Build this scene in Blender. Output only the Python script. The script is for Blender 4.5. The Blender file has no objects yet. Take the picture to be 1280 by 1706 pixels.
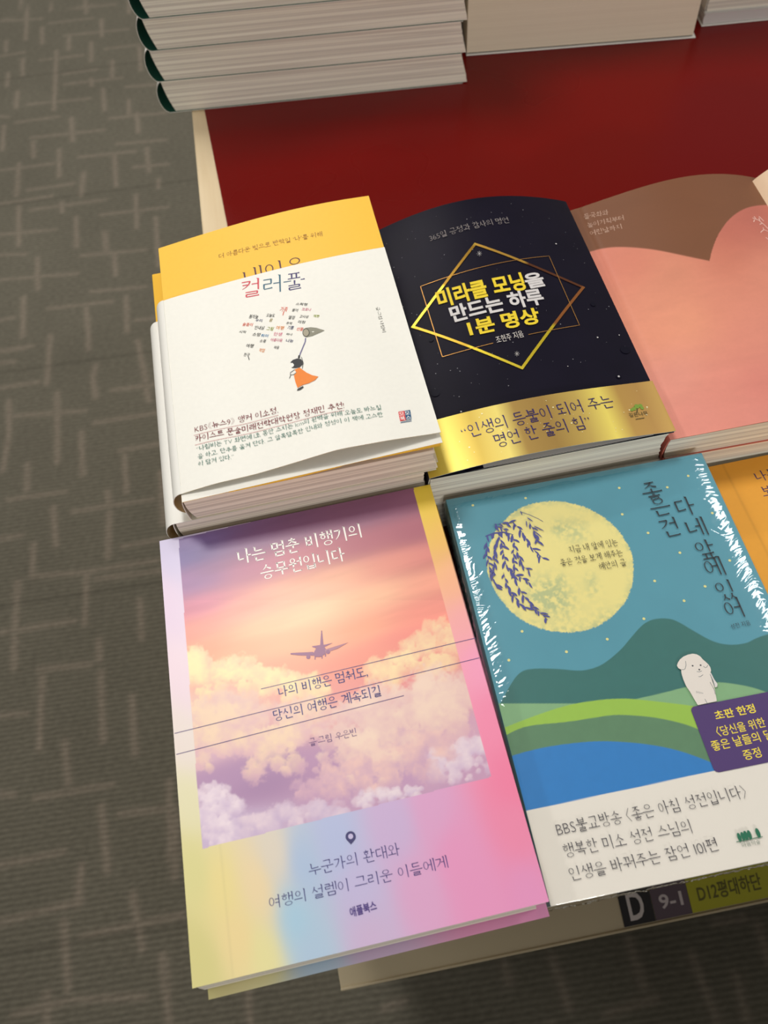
import bpy, math, random
import numpy as np
from mathutils.geometry import tessellate_polygon
random.seed(7)
rng = np.random.default_rng(11)

# ---------------------------------------------------------------- camera
F = 1277.375
CAM = np.array([0.0966630, -0.0048326, 0.3561531])
ROT = (0.5136091, 0.0526540, -0.2090084)
def rotmat(rx, ry, rz):
    cx, sx, cy, sy, cz, sz = math.cos(rx), math.sin(rx), math.cos(ry), math.sin(ry), math.cos(rz), math.sin(rz)
    X = np.array([[1, 0, 0], [0, cx, -sx], [0, sx, cx]])
    Y = np.array([[cy, 0, sy], [0, 1, 0], [-sy, 0, cy]])
    Z = np.array([[cz, -sz, 0], [sz, cz, 0], [0, 0, 1]])
    return Z @ Y @ X
RM = rotmat(*ROT)
scene = bpy.context.scene
COL = scene.collection
cd = bpy.data.cameras.new('camera')
cam = bpy.data.objects.new('camera', cd)
COL.objects.link(cam)
cam.location = CAM
cam.rotation_euler = ROT
cd.sensor_fit = 'HORIZONTAL'
cd.sensor_width = 36.0
cd.lens = F * 36.0 / 1280.0
cd.clip_start = 0.01
cd.dof.use_dof = True
cd.dof.focus_distance = 0.41
cd.dof.aperture_fstop = 15.0
scene.camera = cam

# ---------------------------------------------------------------- world, lights, exposure
scene.view_settings.view_transform = 'Standard'
scene.view_settings.look = 'None'
scene.view_settings.gamma = 1.0
scene.view_settings.use_curve_mapping = False
scene.view_settings.exposure = 0.06
world = bpy.data.worlds.new('world')
scene.world = world
world.use_nodes = True
wb = world.node_tree.nodes['Background']
wb.inputs[0].default_value = (1.0, 0.965, 0.90, 1)
wb.inputs[1].default_value = 0.26
FLOOR_Z = -0.765
def area(name, loc, sx, sy, power, color=(1, 0.97, 0.915)):
    l = bpy.data.lights.new(name, 'AREA')
    l.shape = 'RECTANGLE'; l.size = sx; l.size_y = sy; l.energy = power; l.color = color
    o = bpy.data.objects.new(name, l); COL.objects.link(o)
    o.location = loc
    return o
# ceiling panels of the shop, facing straight down
area('ceiling_panel_light', (-0.22, 1.05, 1.95), 0.42, 0.42, 20)
area('ceiling_panel_light', (-0.20, 2.90, 1.95), 1.2, 0.3, 28)
area('ceiling_panel_light', (-1.7, 0.9, 1.95), 0.3, 1.2, 14)
area('ceiling_panel_light', (2.05, 0.9, 1.95), 0.3, 0.8, 13)
area('ceiling_panel_light', (0.3, -4.2, 1.95), 1.2, 0.6, 150)

# ---------------------------------------------------------------- helpers
def lin(c):
    c = np.asarray(c, float) / 255.0
    return np.where(c <= 0.04045, c / 12.92, ((c + 0.055) / 1.055) ** 2.4)
def proj(P):
    Q = (np.asarray(P) - CAM) @ RM
    return 640 + F * Q[..., 0] / (-Q[..., 2]), 853 - F * Q[..., 1] / (-Q[..., 2])
def at(px, py, z):
    px = np.asarray(px, float); py = np.asarray(py, float)
    d = np.stack([(px - 640) / F, -(py - 853) / F, -np.ones_like(px)], -1) @ RM.T
    t = (z - CAM[2]) / d[..., 2]
    return CAM + t[..., None] * d
def link(o, parent=None):
    COL.objects.link(o)
    if parent is not None:
        o.parent = parent
    return o
def thing(name, label, cat, loc=(0, 0, 0), rz=0.0, group=None):
    o = bpy.data.objects.new(name, None)
    link(o)
    o.empty_display_size = 0.02
    o.location = loc; o.rotation_euler = (0, 0, rz)
    o['label'] = label; o['category'] = cat
    if group: o['group'] = group
    return o

def mat(name, color=(0.8, 0.8, 0.8), rough=0.5, metallic=0.0, coat=0.0, coat_rough=0.1, spec=0.5):
    m = bpy.data.materials.new(name)
    m.use_nodes = True
    b = m.node_tree.nodes['Principled BSDF']
    b.inputs['Base Color'].default_value = (*color, 1)
    b.inputs['Roughness'].default_value = rough
    b.inputs['Metallic'].default_value = metallic
    b.inputs['Coat Weight'].default_value = coat
    b.inputs['Coat Roughness'].default_value = coat_rough
    b.inputs['Specular IOR Level'].default_value = spec
    return m
def N(m, typ, **kw):
    n = m.node_tree.nodes.new(typ)
    for k, v in kw.items(): setattr(n, k, v)
    return n
def L(m, a, b): m.node_tree.links.new(a, b)
def bsdf(m): return m.node_tree.nodes['Principled BSDF']

def print_mat(name, rough=0.45, coat=0.0, coat_rough=0.2, metallic=0.0, spec=0.4, grain=0.0):
    m = mat(name, rough=rough, coat=coat, coat_rough=coat_rough, metallic=metallic, spec=spec)
    a = N(m, 'ShaderNodeAttribute', attribute_name='Col')
    if grain:
        tc = N(m, 'ShaderNodeTexCoord'); nz = N(m, 'ShaderNodeTexNoise')
        nz.inputs['Scale'].default_value = 420; nz.inputs['Detail'].default_value = 3
        L(m, tc.outputs['Object'], nz.inputs['Vector'])
        mr = N(m, 'ShaderNodeMapRange'); mr.inputs['To Min'].default_value = 1 - grain; mr.inputs['To Max'].default_value = 1 + grain
        L(m, nz.outputs['Fac'], mr.inputs['Value'])
        mx = N(m, 'ShaderNodeVectorMath', operation='SCALE')
        L(m, a.outputs['Color'], mx.inputs[0]); L(m, mr.outputs[0], mx.inputs['Scale'])
        L(m, mx.outputs[0], bsdf(m).inputs['Base Color'])
    else:
        L(m, a.outputs['Color'], bsdf(m).inputs['Base Color'])
    return m
M_PRINT = print_mat('matte_printed_cover', rough=0.5, grain=0.03)
M_GLOSSP = print_mat('laminated_printed_cover', rough=0.42, coat=0.25, coat_rough=0.28)
M_FOIL = print_mat('gold_foil', rough=0.33, metallic=0.85, spec=0.6)
M_LABEL = print_mat('label_print', rough=0.5)

def page_mat(name, c0, c1, c2, period=0.0024, line=0.35):
    """paper edges: fine horizontal layers plus the darker joints of the signatures"""
    m = mat(name, rough=0.85, spec=0.2)
    tc = N(m, 'ShaderNodeTexCoord'); mp = N(m, 'ShaderNodeMapping')
    mp.inputs['Scale'].default_value = (2.2, 2.2, 1500)
    L(m, tc.outputs['Object'], mp.inputs['Vector'])
    n1 = N(m, 'ShaderNodeTexNoise'); n1.inputs['Scale'].default_value = 1.0; n1.inputs['Detail'].default_value = 4
    L(m, mp.outputs[0], n1.inputs['Vector'])
    cr = N(m, 'ShaderNodeValToRGB')
    cr.color_ramp.elements[0].position = 0.32; cr.color_ramp.elements[0].color = (*lin(c1), 1)
    cr.color_ramp.elements[1].position = 0.62; cr.color_ramp.elements[1].color = (*lin(c0), 1)
    L(m, n1.outputs['Fac'], cr.inputs['Fac'])
    mp2 = N(m, 'ShaderNodeMapping'); mp2.inputs['Scale'].default_value = (2.5, 2.5, 1 / period)
    L(m, tc.outputs['Object'], mp2.inputs['Vector'])
    n2 = N(m, 'ShaderNodeTexNoise'); n2.inputs['Scale'].default_value = 0.55; n2.inputs['Detail'].default_value = 1
    L(m, mp2.outputs[0], n2.inputs['Vector'])
    cr2 = N(m, 'ShaderNodeValToRGB')
    e = cr2.color_ramp.elements
    e[0].position = 0.44; e[0].color = (0, 0, 0, 1); e[1].position = 0.50; e[1].color = (line, line, line, 1)
    e2 = e.new(0.56); e2.color = (0, 0, 0, 1)
    L(m, n2.outputs['Fac'], cr2.inputs['Fac'])
    mx = N(m, 'ShaderNodeMix', data_type='RGBA')
    L(m, cr2.outputs['Color'], mx.inputs[0]); L(m, cr.outputs['Color'], mx.inputs[6])
    mx.inputs[7].default_value = (*lin(c2), 1)
    L(m, mx.outputs[2], bsdf(m).inputs['Base Color'])
    bp = N(m, 'ShaderNodeBump'); bp.inputs['Strength'].default_value = 0.25; bp.inputs['Distance'].default_value = 0.0004
    L(m, n1.outputs['Fac'], bp.inputs['Height']); L(m, bp.outputs[0], bsdf(m).inputs['Normal'])
    return m
M_PAGE = page_mat('cream_page_edges', (252, 247, 232), (240, 233, 217), (168, 154, 148), 0.0024, 0.42)
M_PAGE_W = page_mat('white_page_edges', (240, 235, 222), (222, 214, 200), (160, 150, 145), 0.004, 0.4)
M_PAGE_P = page_mat('pinkish_page_edges', (246, 235, 220), (230, 216, 202), (160, 144, 136), 0.0026, 0.42)
M_PAGE_S = page_mat('smooth_cream_page_edges', (238, 226, 204), (232, 219, 197), (226, 212, 190), 0.004, 0.3)
M_WHITE = mat('white_coated_paper', lin((238, 236, 230)), 0.4)
M_CREAM = mat('cream_paper', lin((232, 224, 205)), 0.6)
M_TANIN = mat('bare_paper_inside', lin((214, 200, 172)), 0.7)
M_GREEN = mat('dark_green_lining', lin((38, 92, 76)), 0.45)
M_GREYP = mat('grey_paper', lin((205, 200, 198)), 0.6)
M_EDGE = mat('cut_paper_edge', lin((225, 222, 214)), 0.7)
M_BLACKC = mat('black_cover_back', lin((28, 28, 42)), 0.4)
M_YELL = mat('yellow_cover_back', lin((244, 190, 50)), 0.45)
M_PINKC = mat('pink_cover_back', lin((205, 110, 95)), 0.5)
M_PEACH = mat('blush_cover', lin((236, 205, 180)), 0.5)
M_ORANGEC = mat('orange_cover_back', lin((226, 150, 45)), 0.45)
M_TEALC = mat('teal_cover_back', lin((70, 130, 145)), 0.4)
M_ROSEC = mat('rose_cover_back', lin((200, 130, 165)), 0.45)

# ---- array mesh builder
class AM:
    def __init__(s): s.v = []; s.c = []; s.f = []; s.n = 0; s.mi = []; s.sm = []
    def add(s, verts, faces, color, mi=0, smooth=False):
        verts = np.asarray(verts, float).reshape(-1, 3); faces = np.asarray(faces, int)
        color = np.asarray(color, float)
        if color.ndim == 1: color = np.broadcast_to(color, (len(verts), 3))
        s.v.append(verts); s.c.append(color); s.f.append(faces + s.n); s.n += len(verts)
        s.mi.append(np.full(len(faces), mi, int)); s.sm.append(np.full(len(faces), smooth, bool))
    def build(s, name, mats, parent=None):
        me = bpy.data.meshes.new(name)
        V = np.concatenate(s.v); C = np.concatenate(s.c)
        me.vertices.add(len(V)); me.vertices.foreach_set('co', V.ravel())
        loops = np.concatenate([f.ravel() for f in s.f])
        tot = np.concatenate([np.full(len(f), f.shape[1]) for f in s.f])
        start = np.concatenate([[0], np.cumsum(tot)[:-1]])
        me.loops.add(len(loops)); me.loops.foreach_set('vertex_index', loops)
        me.polygons.add(len(tot)); me.polygons.foreach_set('loop_start', start); me.polygons.foreach_set('loop_total', tot)
        me.polygons.foreach_set('material_index', np.concatenate(s.mi))
        me.polygons.foreach_set('use_smooth', np.concatenate(s.sm))
        a = me.color_attributes.new('Col', 'FLOAT_COLOR', 'POINT')
        a.data.foreach_set('color', np.concatenate([C, np.ones((len(C), 1))], 1).ravel())
        me.update(calc_edges=True); me.validate()
        for m in (mats if isinstance(mats, (list, tuple)) else [mats]): me.materials.append(m)
        return link(bpy.data.objects.new(name, me), parent)

def box_am(am, x0, x1, y0, y1, z0, z1, color=(.8, .8, .8), mi=0):
    v = [(x, y, z) for z in (z0, z1) for y in (y0, y1) for x in (x0, x1)]
    am.add(v, [(0, 2, 3, 1), (4, 5, 7, 6), (0, 1, 5, 4), (2, 6, 7, 3), (0, 4, 6, 2), (1, 3, 7, 5)], color, mi)
def bevel(o, w=0.001, seg=2):
    b = o.modifiers.new('bevel', 'BEVEL'); b.width = w; b.segments = seg; b.limit_method = 'ANGLE'
    return o

# ---- value noise
def vnoise(x, y, seed=0):
    r = np.random.default_rng(seed).random((256, 256))
    xi = np.floor(x).astype(int); yi = np.floor(y).astype(int); fx = x - xi; fy = y - yi
    fx = fx * fx * (3 - 2 * fx); fy = fy * fy * (3 - 2 * fy)
    g = lambda a, b: r[a % 256, b % 256]
    return (g(xi, yi) * (1 - fx) + g(xi + 1, yi) * fx) * (1 - fy) + (g(xi, yi + 1) * (1 - fx) + g(xi + 1, yi + 1) * fx) * fy
def fbm(x, y, oct=4, seed=0):
    s = 0; a = 1; t = 0
    for i in range(oct):
        s = s + a * vnoise(x * 2 ** i + 17.3 * i, y * 2 ** i + 5.1 * i, seed + i); t += a; a *= .5
    return s / t
def sstep(a, b, x):
    t = np.clip((x - a) / (b - a), 0, 1); return t * t * (3 - 2 * t)

# ---- lettering
_tc = {}
def glyphs(s, offset=0.0):
    key = (s, offset)
    if key in _tc: return _tc[key]
    cu = bpy.data.curves.new('t', 'FONT'); cu.body = s; cu.size = 1; cu.offset = offset
    cu.resolution_u = 3; cu.fill_mode = 'FRONT'
    ob = bpy.data.objects.new('t', cu); COL.objects.link(ob)
    bpy.context.view_layer.update()
    me = bpy.data.meshes.new_from_object(ob.evaluated_get(bpy.context.evaluated_depsgraph_get()))
    me.calc_loop_triangles()
    V = np.array([v.co[:2] for v in me.vertices]); T = np.array([t.vertices[:] for t in me.loop_triangles])
    bpy.data.objects.remove(ob); bpy.data.curves.remove(cu); bpy.data.meshes.remove(me)
    _tc[key] = (V, T)
    return V, T

# ---- Hangul in a book serif: thin level strokes, heavier upright ones with a small beak
def serif_text(txt, wt=1.0):
    key = ('serif', txt, wt)
    if key in _tc: return _tc[key]
    VV, TT = [], []; cnt = [0]
    def tris(v, t):
        VV.append(np.array(v, float)); TT.append(np.array(t) + cnt[0]); cnt[0] += len(v)
    WV, WHh = .088 * wt, .060 * wt
    def strip(pts, w0, w1=None):
        w1 = w0 if w1 is None else w1
        p = np.array(pts, float); n = len(p)
        if n == 3:                                   # bend smoothly
            t = np.linspace(0, 1, 8)[:, None]; p = (1 - t) ** 2 * p[0] + 2 * t * (1 - t) * p[1] + t * t * p[2]; n = 8
        d = np.gradient(p, axis=0); d /= np.linalg.norm(d, axis=1)[:, None] + 1e-9
        nr = np.stack([-d[:, 1], d[:, 0]], 1); w = np.linspace(w0, w1, n)[:, None] / 2
        v = np.concatenate([p + nr * w, p - nr * w]); t = []
        for i in range(n - 1): t += [(i, i + n, i + 1), (i + 1, i + n, i + n + 1)]
        tris(v, t)
    def ring(cx, cy, rx, ry):
        n = 22; a = np.arange(n) * 2 * math.pi / n; k = WHh * .5
        o = np.stack([cx + (rx + k * .9) * np.cos(a), cy + (ry + k * .6) * np.sin(a)], 1); i_ = np.stack([cx + (rx - k * 1.1) * np.cos(a), cy + (ry - k * .6) * np.sin(a)], 1)
        t = []
        for i in range(n): j = (i + 1) % n; t += [(i, j, i + n), (j, j + n, i + n)]
        tris(np.concatenate([o, i_]), t)
    def box(b, ox):
        x0, y0, x1, y1 = b
        return lambda x, y: (ox + x0 + (x1 - x0) * x, y0 + (y1 - y0) * y)
    def V_(f, x, ya, yb, beak=True):
        a = f(x, ya); b = f(x, yb); strip([a, b], WV, WV * .8)
        if beak: tris([(a[0] - WV / 2 - .045, a[1] + .03), (a[0] + WV / 2, a[1] - .004), (a[0] - WV / 2, a[1] - .05)], [(0, 2, 1)])
    def H_(f, xa, xb, y, y2=None, end=True):
        a = f(xa, y); b = f(xb, y if y2 is None else y2); strip([a, b], WHh)
        if end: tris([(b[0] - .07, b[1] + WHh * .4), (b[0] - .02, b[1] + WHh * .5 + .022), (b[0] + .012, b[1] - WHh * .5)], [(0, 2, 1)])
    def cons(c, b, ox, side):
        if c in 'ㄲㄸㅃㅆㅉ':
            m = {'ㄲ': 'ㄱ', 'ㄸ': 'ㄷ', 'ㅃ': 'ㅂ', 'ㅆ': 'ㅅ', 'ㅉ': 'ㅈ'}[c]; x0, y0, x1, y1 = b; q = (x1 - x0) * .46
            cons(m, (x0, y0, x0 + q, y1), ox, side); cons(m, (x1 - q, y0, x1, y1), ox, side); return
        if c in 'ㄳㄵㄶㄺㄻㄼㅀㅄ':
            m = {'ㄳ': 'ㄱㅅ', 'ㄵ': 'ㄴㅈ', 'ㄶ': 'ㄴㅎ', 'ㄺ': 'ㄹㄱ', 'ㄻ': 'ㄹㅁ', 'ㄼ': 'ㄹㅂ', 'ㅀ': 'ㄹㅎ', 'ㅄ': 'ㅂㅅ'}[c]; x0, y0, x1, y1 = b; q = (x1 - x0) * .46
            cons(m[0], (x0, y0, x0 + q, y1), ox, 0); cons(m[1], (x1 - q, y0, x1, y1), ox, 0); return
        f = box(b, ox)
        if c in 'ㄱㅋ':
            H_(f, .04, .96, .94, end=False)
            if side: strip([f(.93, .96), f(.86, .35), f(.1, .0)], WV, WHh * .45)
            else: strip([f(.93, .98), f(.9, .02)], WV, WV * .7)
            if c == 'ㅋ': H_(f, .12, .86, .52, end=False)
        elif c == 'ㄴ': V_(f, .1, .97, .12); H_(f, .1, 1, .1, .16)
        elif c in 'ㄷㅌ':
            H_(f, .04, .95, .94); V_(f, .1, .94, .1, False); H_(f, .1, 1, .09, .14)
            if c == 'ㅌ': H_(f, .1, .88, .53)
        elif c == 'ㄹ': H_(f, .04, .9, .95, end=False); V_(f, .88, .97, .54, False); H_(f, .08, .9, .53, end=False); V_(f, .1, .55, .1, False); H_(f, .1, 1, .07, .12)
        elif c == 'ㅁ': V_(f, .08, .96, .02); H_(f, .08, .9, .92, end=False); V_(f, .9, .95, .0, False); H_(f, .08, .9, .06, end=False)
        elif c == 'ㅂ': V_(f, .1, 1, .0); V_(f, .88, 1, .0); H_(f, .1, .88, .54, end=False); H_(f, .1, .88, .06, end=False)
        elif c == 'ㅅ': strip([f(.5, 1), f(.46, .45), f(.0, .0)], WV, WHh * .4); strip([f(.44, .58), f(.62, .25), f(1, .02)], WHh * .6, WV)
        elif c == 'ㅇ': ring(*f(.5, .5), (b[2] - b[0]) * .40, (b[3] - b[1]) * .48)
        elif c in 'ㅈㅊ':
            t = .92 if c == 'ㅈ' else .74
            if c == 'ㅊ': strip([f(.42, 1.06), f(.62, .95)], WV * .8, WHh)
            H_(f, .08, .9, t, end=False); strip([f(.6, t), f(.48, t * .45), f(.0, .0)], WV, WHh * .4); strip([f(.46, t * .56), f(.64, .2), f(1, .02)], WHh * .6, WV)
        elif c == 'ㅍ': H_(f, .05, .95, .93); V_(f, .32, .92, .1, False); V_(f, .7, .92, .1, False); H_(f, .0, 1, .07)
        elif c == 'ㅎ': strip([f(.4, 1.06), f(.62, .95)], WV * .8, WHh); H_(f, .02, .98, .72); ring(*f(.5, .27), (b[2] - b[0]) * .33, (b[3] - b[1]) * .28)
    def vow(v, b, ox):
        f = box(b, ox)
        if v in 'ㅏㅑ':
            V_(f, .38, 1, 0)
            for y in ([.52] if v == 'ㅏ' else [.64, .4]): H_(f, .38, 1, y, end=False)
        elif v in 'ㅓㅕ':
            V_(f, .74, 1, 0)
            for y in ([.55] if v == 'ㅓ' else [.68, .42]): H_(f, .02, .74, y, end=False)
        elif v in 'ㅐㅒ':
            V_(f, .22, .96, .06); V_(f, .84, 1, 0)
            for y in ([.52] if v == 'ㅐ' else [.64, .4]): H_(f, .22, .84, y, end=False)
        elif v in 'ㅔㅖ':
            V_(f, .42, .96, .06); V_(f, .92, 1, 0)
            for y in ([.56] if v == 'ㅔ' else [.68, .44]): H_(f, -.14, .42, y, end=False)
        elif v == 'ㅣ': V_(f, .64, 1, 0)
        elif v in 'ㅗㅛ':
            H_(f, 0, 1, .14)
            for x in ([.5] if v == 'ㅗ' else [.34, .66]): V_(f, x, .95, .14, False)
        elif v in 'ㅜㅠ':
            H_(f, 0, 1, .82)
            for x in ([.52] if v == 'ㅜ' else [.34, .66]): V_(f, x, .82, -.05, False)
        elif v == 'ㅡ': H_(f, 0, 1, .5)
    CHO = 'ㄱㄲㄴㄷㄸㄹㅁㅂㅃㅅㅆㅇㅈㅉㅊㅋㅌㅍㅎ'; JUNG = 'ㅏㅐㅑㅒㅓㅔㅕㅖㅗㅘㅙㅚㅛㅜㅝㅞㅟㅠㅡㅢㅣ'; JONG = ' ㄱㄲㄳㄴㄵㄶㄷㄹㄺㄻㄼㄽㄾㄿㅀㅁㅂㅄㅅㅆㅇㅈㅊㅋㅌㅍㅎ'
    MIX = {'ㅘ': 'ㅗㅏ', 'ㅙ': 'ㅗㅐ', 'ㅚ': 'ㅗㅣ', 'ㅝ': 'ㅜㅓ', 'ㅞ': 'ㅜㅔ', 'ㅟ': 'ㅜㅣ', 'ㅢ': 'ㅡㅣ'}
    x = 0.0
    for ch in txt:
        o = ord(ch) - 0xAC00
        if ch == ' ': x += .34; continue
        if 0 <= o < 11172:
            c, v, j = CHO[o // 588], JUNG[o % 588 // 28], JONG[o % 28]; fin = j != ' '
            if v in MIX:
                h_, v_ = MIX[v]
                if fin: cons(c, (.14, .64, .52, .93), x, 0); vow(h_, (.04, .37, .62, .60), x); vow(v_, (.60, .34, .97, .98), x); cons(j, (.26, .0, .86, .28), x, 0)
                else: cons(c, (.12, .50, .54, .88), x, 0); vow(h_, (.02, .16, .64, .44), x); vow(v_, (.60, .0, .97, .98), x)
            elif v in 'ㅗㅛㅜㅠㅡ':
                up = v in 'ㅗㅛ'
                if fin: cons(c, (.22, .64 if up else .62, .78, .94), x, 0); vow(v, (.02, .36 if up else .30, .98, .60 if up else .56), x); cons(j, (.22, -.02, .80, .26), x, 0)
                else: cons(c, (.2, .46 if up else .50, .8, .9), x, 0); vow(v, (.02, .06, .98, .44), x)
            else:
                if fin: cons(c, (.08, .48, .50, .90), x, 1); vow(v, (.54, .36, .96, .98), x); cons(j, (.24, .0, .88, .29), x, 0)
                else: cons(c, (.08, .24, .50, .84), x, 1); vow(v, (.54, .0, .96, .98), x)
            x += .99
        else:
            Vg, Tg = glyphs(ch, -.018 + .014 * (wt > 1.2))
            if len(Vg) == 0: x += .3; continue
            mn = Vg.min(0); k = 1.12; w = (Vg[:, 0].max() - mn[0]) * k
            tris(np.stack([x + .05 + (Vg[:, 0] - mn[0]) * k, Vg[:, 1] * k + .05], 1), Tg); x += w + .12
    _tc[key] = (np.concatenate(VV), np.concatenate(TT))
    return _tc[key]

# ---- a printed sheet lying on a book (flat or bowed)
class Sheet:
    """surface z(u,v) in the frame of a book (origin ox,oy, rotation rz); u right, v towards the head"""
    def __init__(s, ox, oy, rz, zf, base_z):
        s.o = np.array([ox, oy]); s.rz = rz; s.zf = zf; s.bz = base_z; s.am = AM(); s.lift = 0.0001; s.k = 0; s.dy = 0.0
        s.c, s.s_ = math.cos(rz), math.sin(rz)
    def uv(s, px, py):
        px = np.asarray(px, float); py = np.asarray(py, float)
        z = np.full(px.shape, s.bz + float(np.mean(s.zf(np.array([.07]), np.array([.1])))))
        for _ in range(14):
            P = at(px, py, z) if np.ndim(z) else at(px, py, float(z))
            d = P[..., :2] - s.o
            u = d[..., 0] * s.c + d[..., 1] * s.s_; v = -d[..., 0] * s.s_ + d[..., 1] * s.c
            z = 0.4 * z + 0.6 * (s.bz + s.zf(u, v))
        return u, v
    def px(s, u, v):
        x = s.o[0] + u * s.c - v * s.s_; y = s.o[1] + u * s.s_ + v * s.c
        return proj(np.stack([x, y, s.bz + s.zf(u, v)], -1))
    def P(s, u, v, off=0.0):
        return np.stack([u, v + s.dy, s.zf(u, v) + off], -1)
    def base(s, u0, u1, v0, v1, step, colfun, under=(225, 220, 208), thick=0.00035, mask=None):
        nu = max(2, int((u1 - u0) / step)); nv = max(2, int((v1 - v0) / step))
        U, V = np.meshgrid(np.linspace(u0, u1, nu + 1), np.linspace(v0, v1, nv + 1))
        PX, PY = s.px(U, V)
        Cc = colfun(U, V, PX, PY)
        if np.ndim(Cc) == 1: Cc = np.broadcast_to(Cc, U.shape + (3,))
        idx = np.arange(U.size).reshape(U.shape)
        q = np.stack([idx[:-1, :-1], idx[:-1, 1:], idx[1:, 1:], idx[1:, :-1]], -1).reshape(-1, 4)
        s.am.add(s.P(U, V).reshape(-1, 3), q, Cc.reshape(-1, 3), 0, True)
        # underside and cut edges
        nu = nv = 24
        U, V = np.meshgrid(np.linspace(u0, u1, nu + 1), np.linspace(v0, v1, nv + 1))
        idx = np.arange(U.size).reshape(U.shape)
        q = np.stack([idx[:-1, :-1], idx[1:, :-1], idx[1:, 1:], idx[:-1, 1:]], -1).reshape(-1, 4)
        s.am.add(s.P(U, V, -thick).reshape(-1, 3), q, lin(under), 0, True)
        ring = [(a, v0) for a in np.linspace(u0, u1, 25)] + [(u1, b) for b in np.linspace(v0, v1, 25)[1:]] + \
               [(a, v1) for a in np.linspace(u1, u0, 25)[1:]] + [(u0, b) for b in np.linspace(v1, v0, 25)[1:-1]]
        R_ = np.array(ring); n = len(R_)
        vv = np.concatenate([s.P(R_[:, 0], R_[:, 1]), s.P(R_[:, 0], R_[:, 1], -thick)])
        i = np.arange(n); j = (i + 1) % n
        s.am.add(vv, np.stack([i, i + n, j + n, j], -1), lin(under), 0)
    def nxt(s):
        s.k += 1; return s.lift + s.k * 0.000004
    def text(s, txt, A, B, h, color, bold=0.0, serif=0.0, mi=0, colors=None):
        """bounding box of the lettering: A = lower left px, B = lower right px, h = height in px near A"""
        V, T = serif_text(txt, serif) if serif else glyphs(txt, bold)
        if len(V) == 0: return
        (ua, ub), (va, vb) = s.uv([A[0], B[0]], [A[1], B[1]])
        a = np.array([ua, va]); b = np.array([ub, vb]); d = b - a; w = np.linalg.norm(d); d /= w
        nrm = np.array([-d[1], d[0]])
        # px height -> length at A along the normal
        x1, y1 = s.px(np.array(a[0] + nrm[0] * .002), np.array(a[1] + nrm[1] * .002))
        hh = h / (math.hypot(x1 - A[0], y1 - A[1]) / .002)
        mn, mx = V.min(0), V.max(0)
        X = (V[:, 0] - mn[0]) / (mx[0] - mn[0]) * w; Y = (V[:, 1] - mn[1]) / (mx[1] - mn[1]) * hh
        uvs = a + X[:, None] * d + Y[:, None] * nrm
        cc = lin(color) if color is not None else None
        if colors is not None:
            cc = lin(np.array([colors[min(int(t * len(colors)), len(colors) - 1)] for t in X / w * 0.9999]))
        for k, sh in enumerate([0]):
            P_ = uvs + d * sh * hh
            s.am.add(s.P(P_[:, 0], P_[:, 1], s.nxt()), T, cc, mi)
    def box_text(s, ch, cx, cy, size, color, ang=None, bold=0.0, serif=0.0):
        """one glyph centred at px (cx,cy), upright on the book"""
        V, T = serif_text(ch, serif) if serif else glyphs(ch, bold)
        u, v = s.uv([cx], [cy]); u = u[0]; v = v[0]
        x1, y1 = s.px(np.array(u + .002), np.array(v)); sc = size / (math.hypot(x1 - cx, y1 - cy) / .002)
        mn, mx = V.min(0), V.max(0); c = (mn + mx) / 2; k = sc / 0.9
        for sh in [0]:
            s.am.add(s.P(u + (V[:, 0] - c[0] + sh) * k, v + (V[:, 1] - c[1]) * k, s.nxt()), T, lin(color))
    def poly(s, pts, color, mi=0, px=True):
        pts = np.array(pts, float)
        if px: u, v = s.uv(pts[:, 0], pts[:, 1])
        else: u, v = pts[:, 0], pts[:, 1]
        T = tessellate_polygon([[(a, b, 0) for a, b in zip(u, v)]])
        if T: s.am.add(s.P(u, v, s.nxt()), np.array(T), lin(color), mi)
    def disc(s, cx, cy, r, color, n=14, mi=0, ry=None):
        """round mark on the sheet, radius in metres"""
        u, v = s.uv([cx], [cy]); t = np.arange(n) * 2 * math.pi / n
        pts = np.stack([u[0] + r * np.cos(t), v[0] + (ry or r) * np.sin(t)], 1)
        s.poly(pts, color, mi, px=False)
    def stroke(s, pts, w, color, mi=0, step=0.003, px=True, taper=False, colors=None):
        """line through px points, width w in metres"""
        pts = np.array(pts, float)
        if px: u, v = s.uv(pts[:, 0], pts[:, 1]); pts = np.stack([u, v], 1)
        out = [pts[0]]
        for a, b in zip(pts[:-1], pts[1:]):
            n = max(1, int(np.linalg.norm(b - a) / step))
            for i in range(1, n + 1): out.append(a + (b - a) * i / n)
        P_ = np.array(out); n = len(P_)
        d = np.gradient(P_, axis=0); d /= (np.linalg.norm(d, axis=1)[:, None] + 1e-12)
        nr = np.stack([-d[:, 1], d[:, 0]], 1)
        ww = np.full(n, w / 2)
        if taper: ww = ww * (0.12 + 0.88 * np.sin(np.linspace(0.12, 1, n) * math.pi) ** 0.7)
        a = P_ + nr * ww[:, None]; b = P_ - nr * ww[:, None]
        off = s.nxt()
        vv = np.concatenate([s.P(a[:, 0], a[:, 1], off), s.P(b[:, 0], b[:, 1], off)])
        i = np.arange(n - 1)
        cc = lin(color) if colors is None else np.concatenate([lin(np.array(colors))[np.linspace(0, len(colors) - 1, n).astype(int)]] * 2)
        s.am.add(vv, np.stack([i + n, i + n + 1, i + 1, i], -1), cc, mi)

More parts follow.
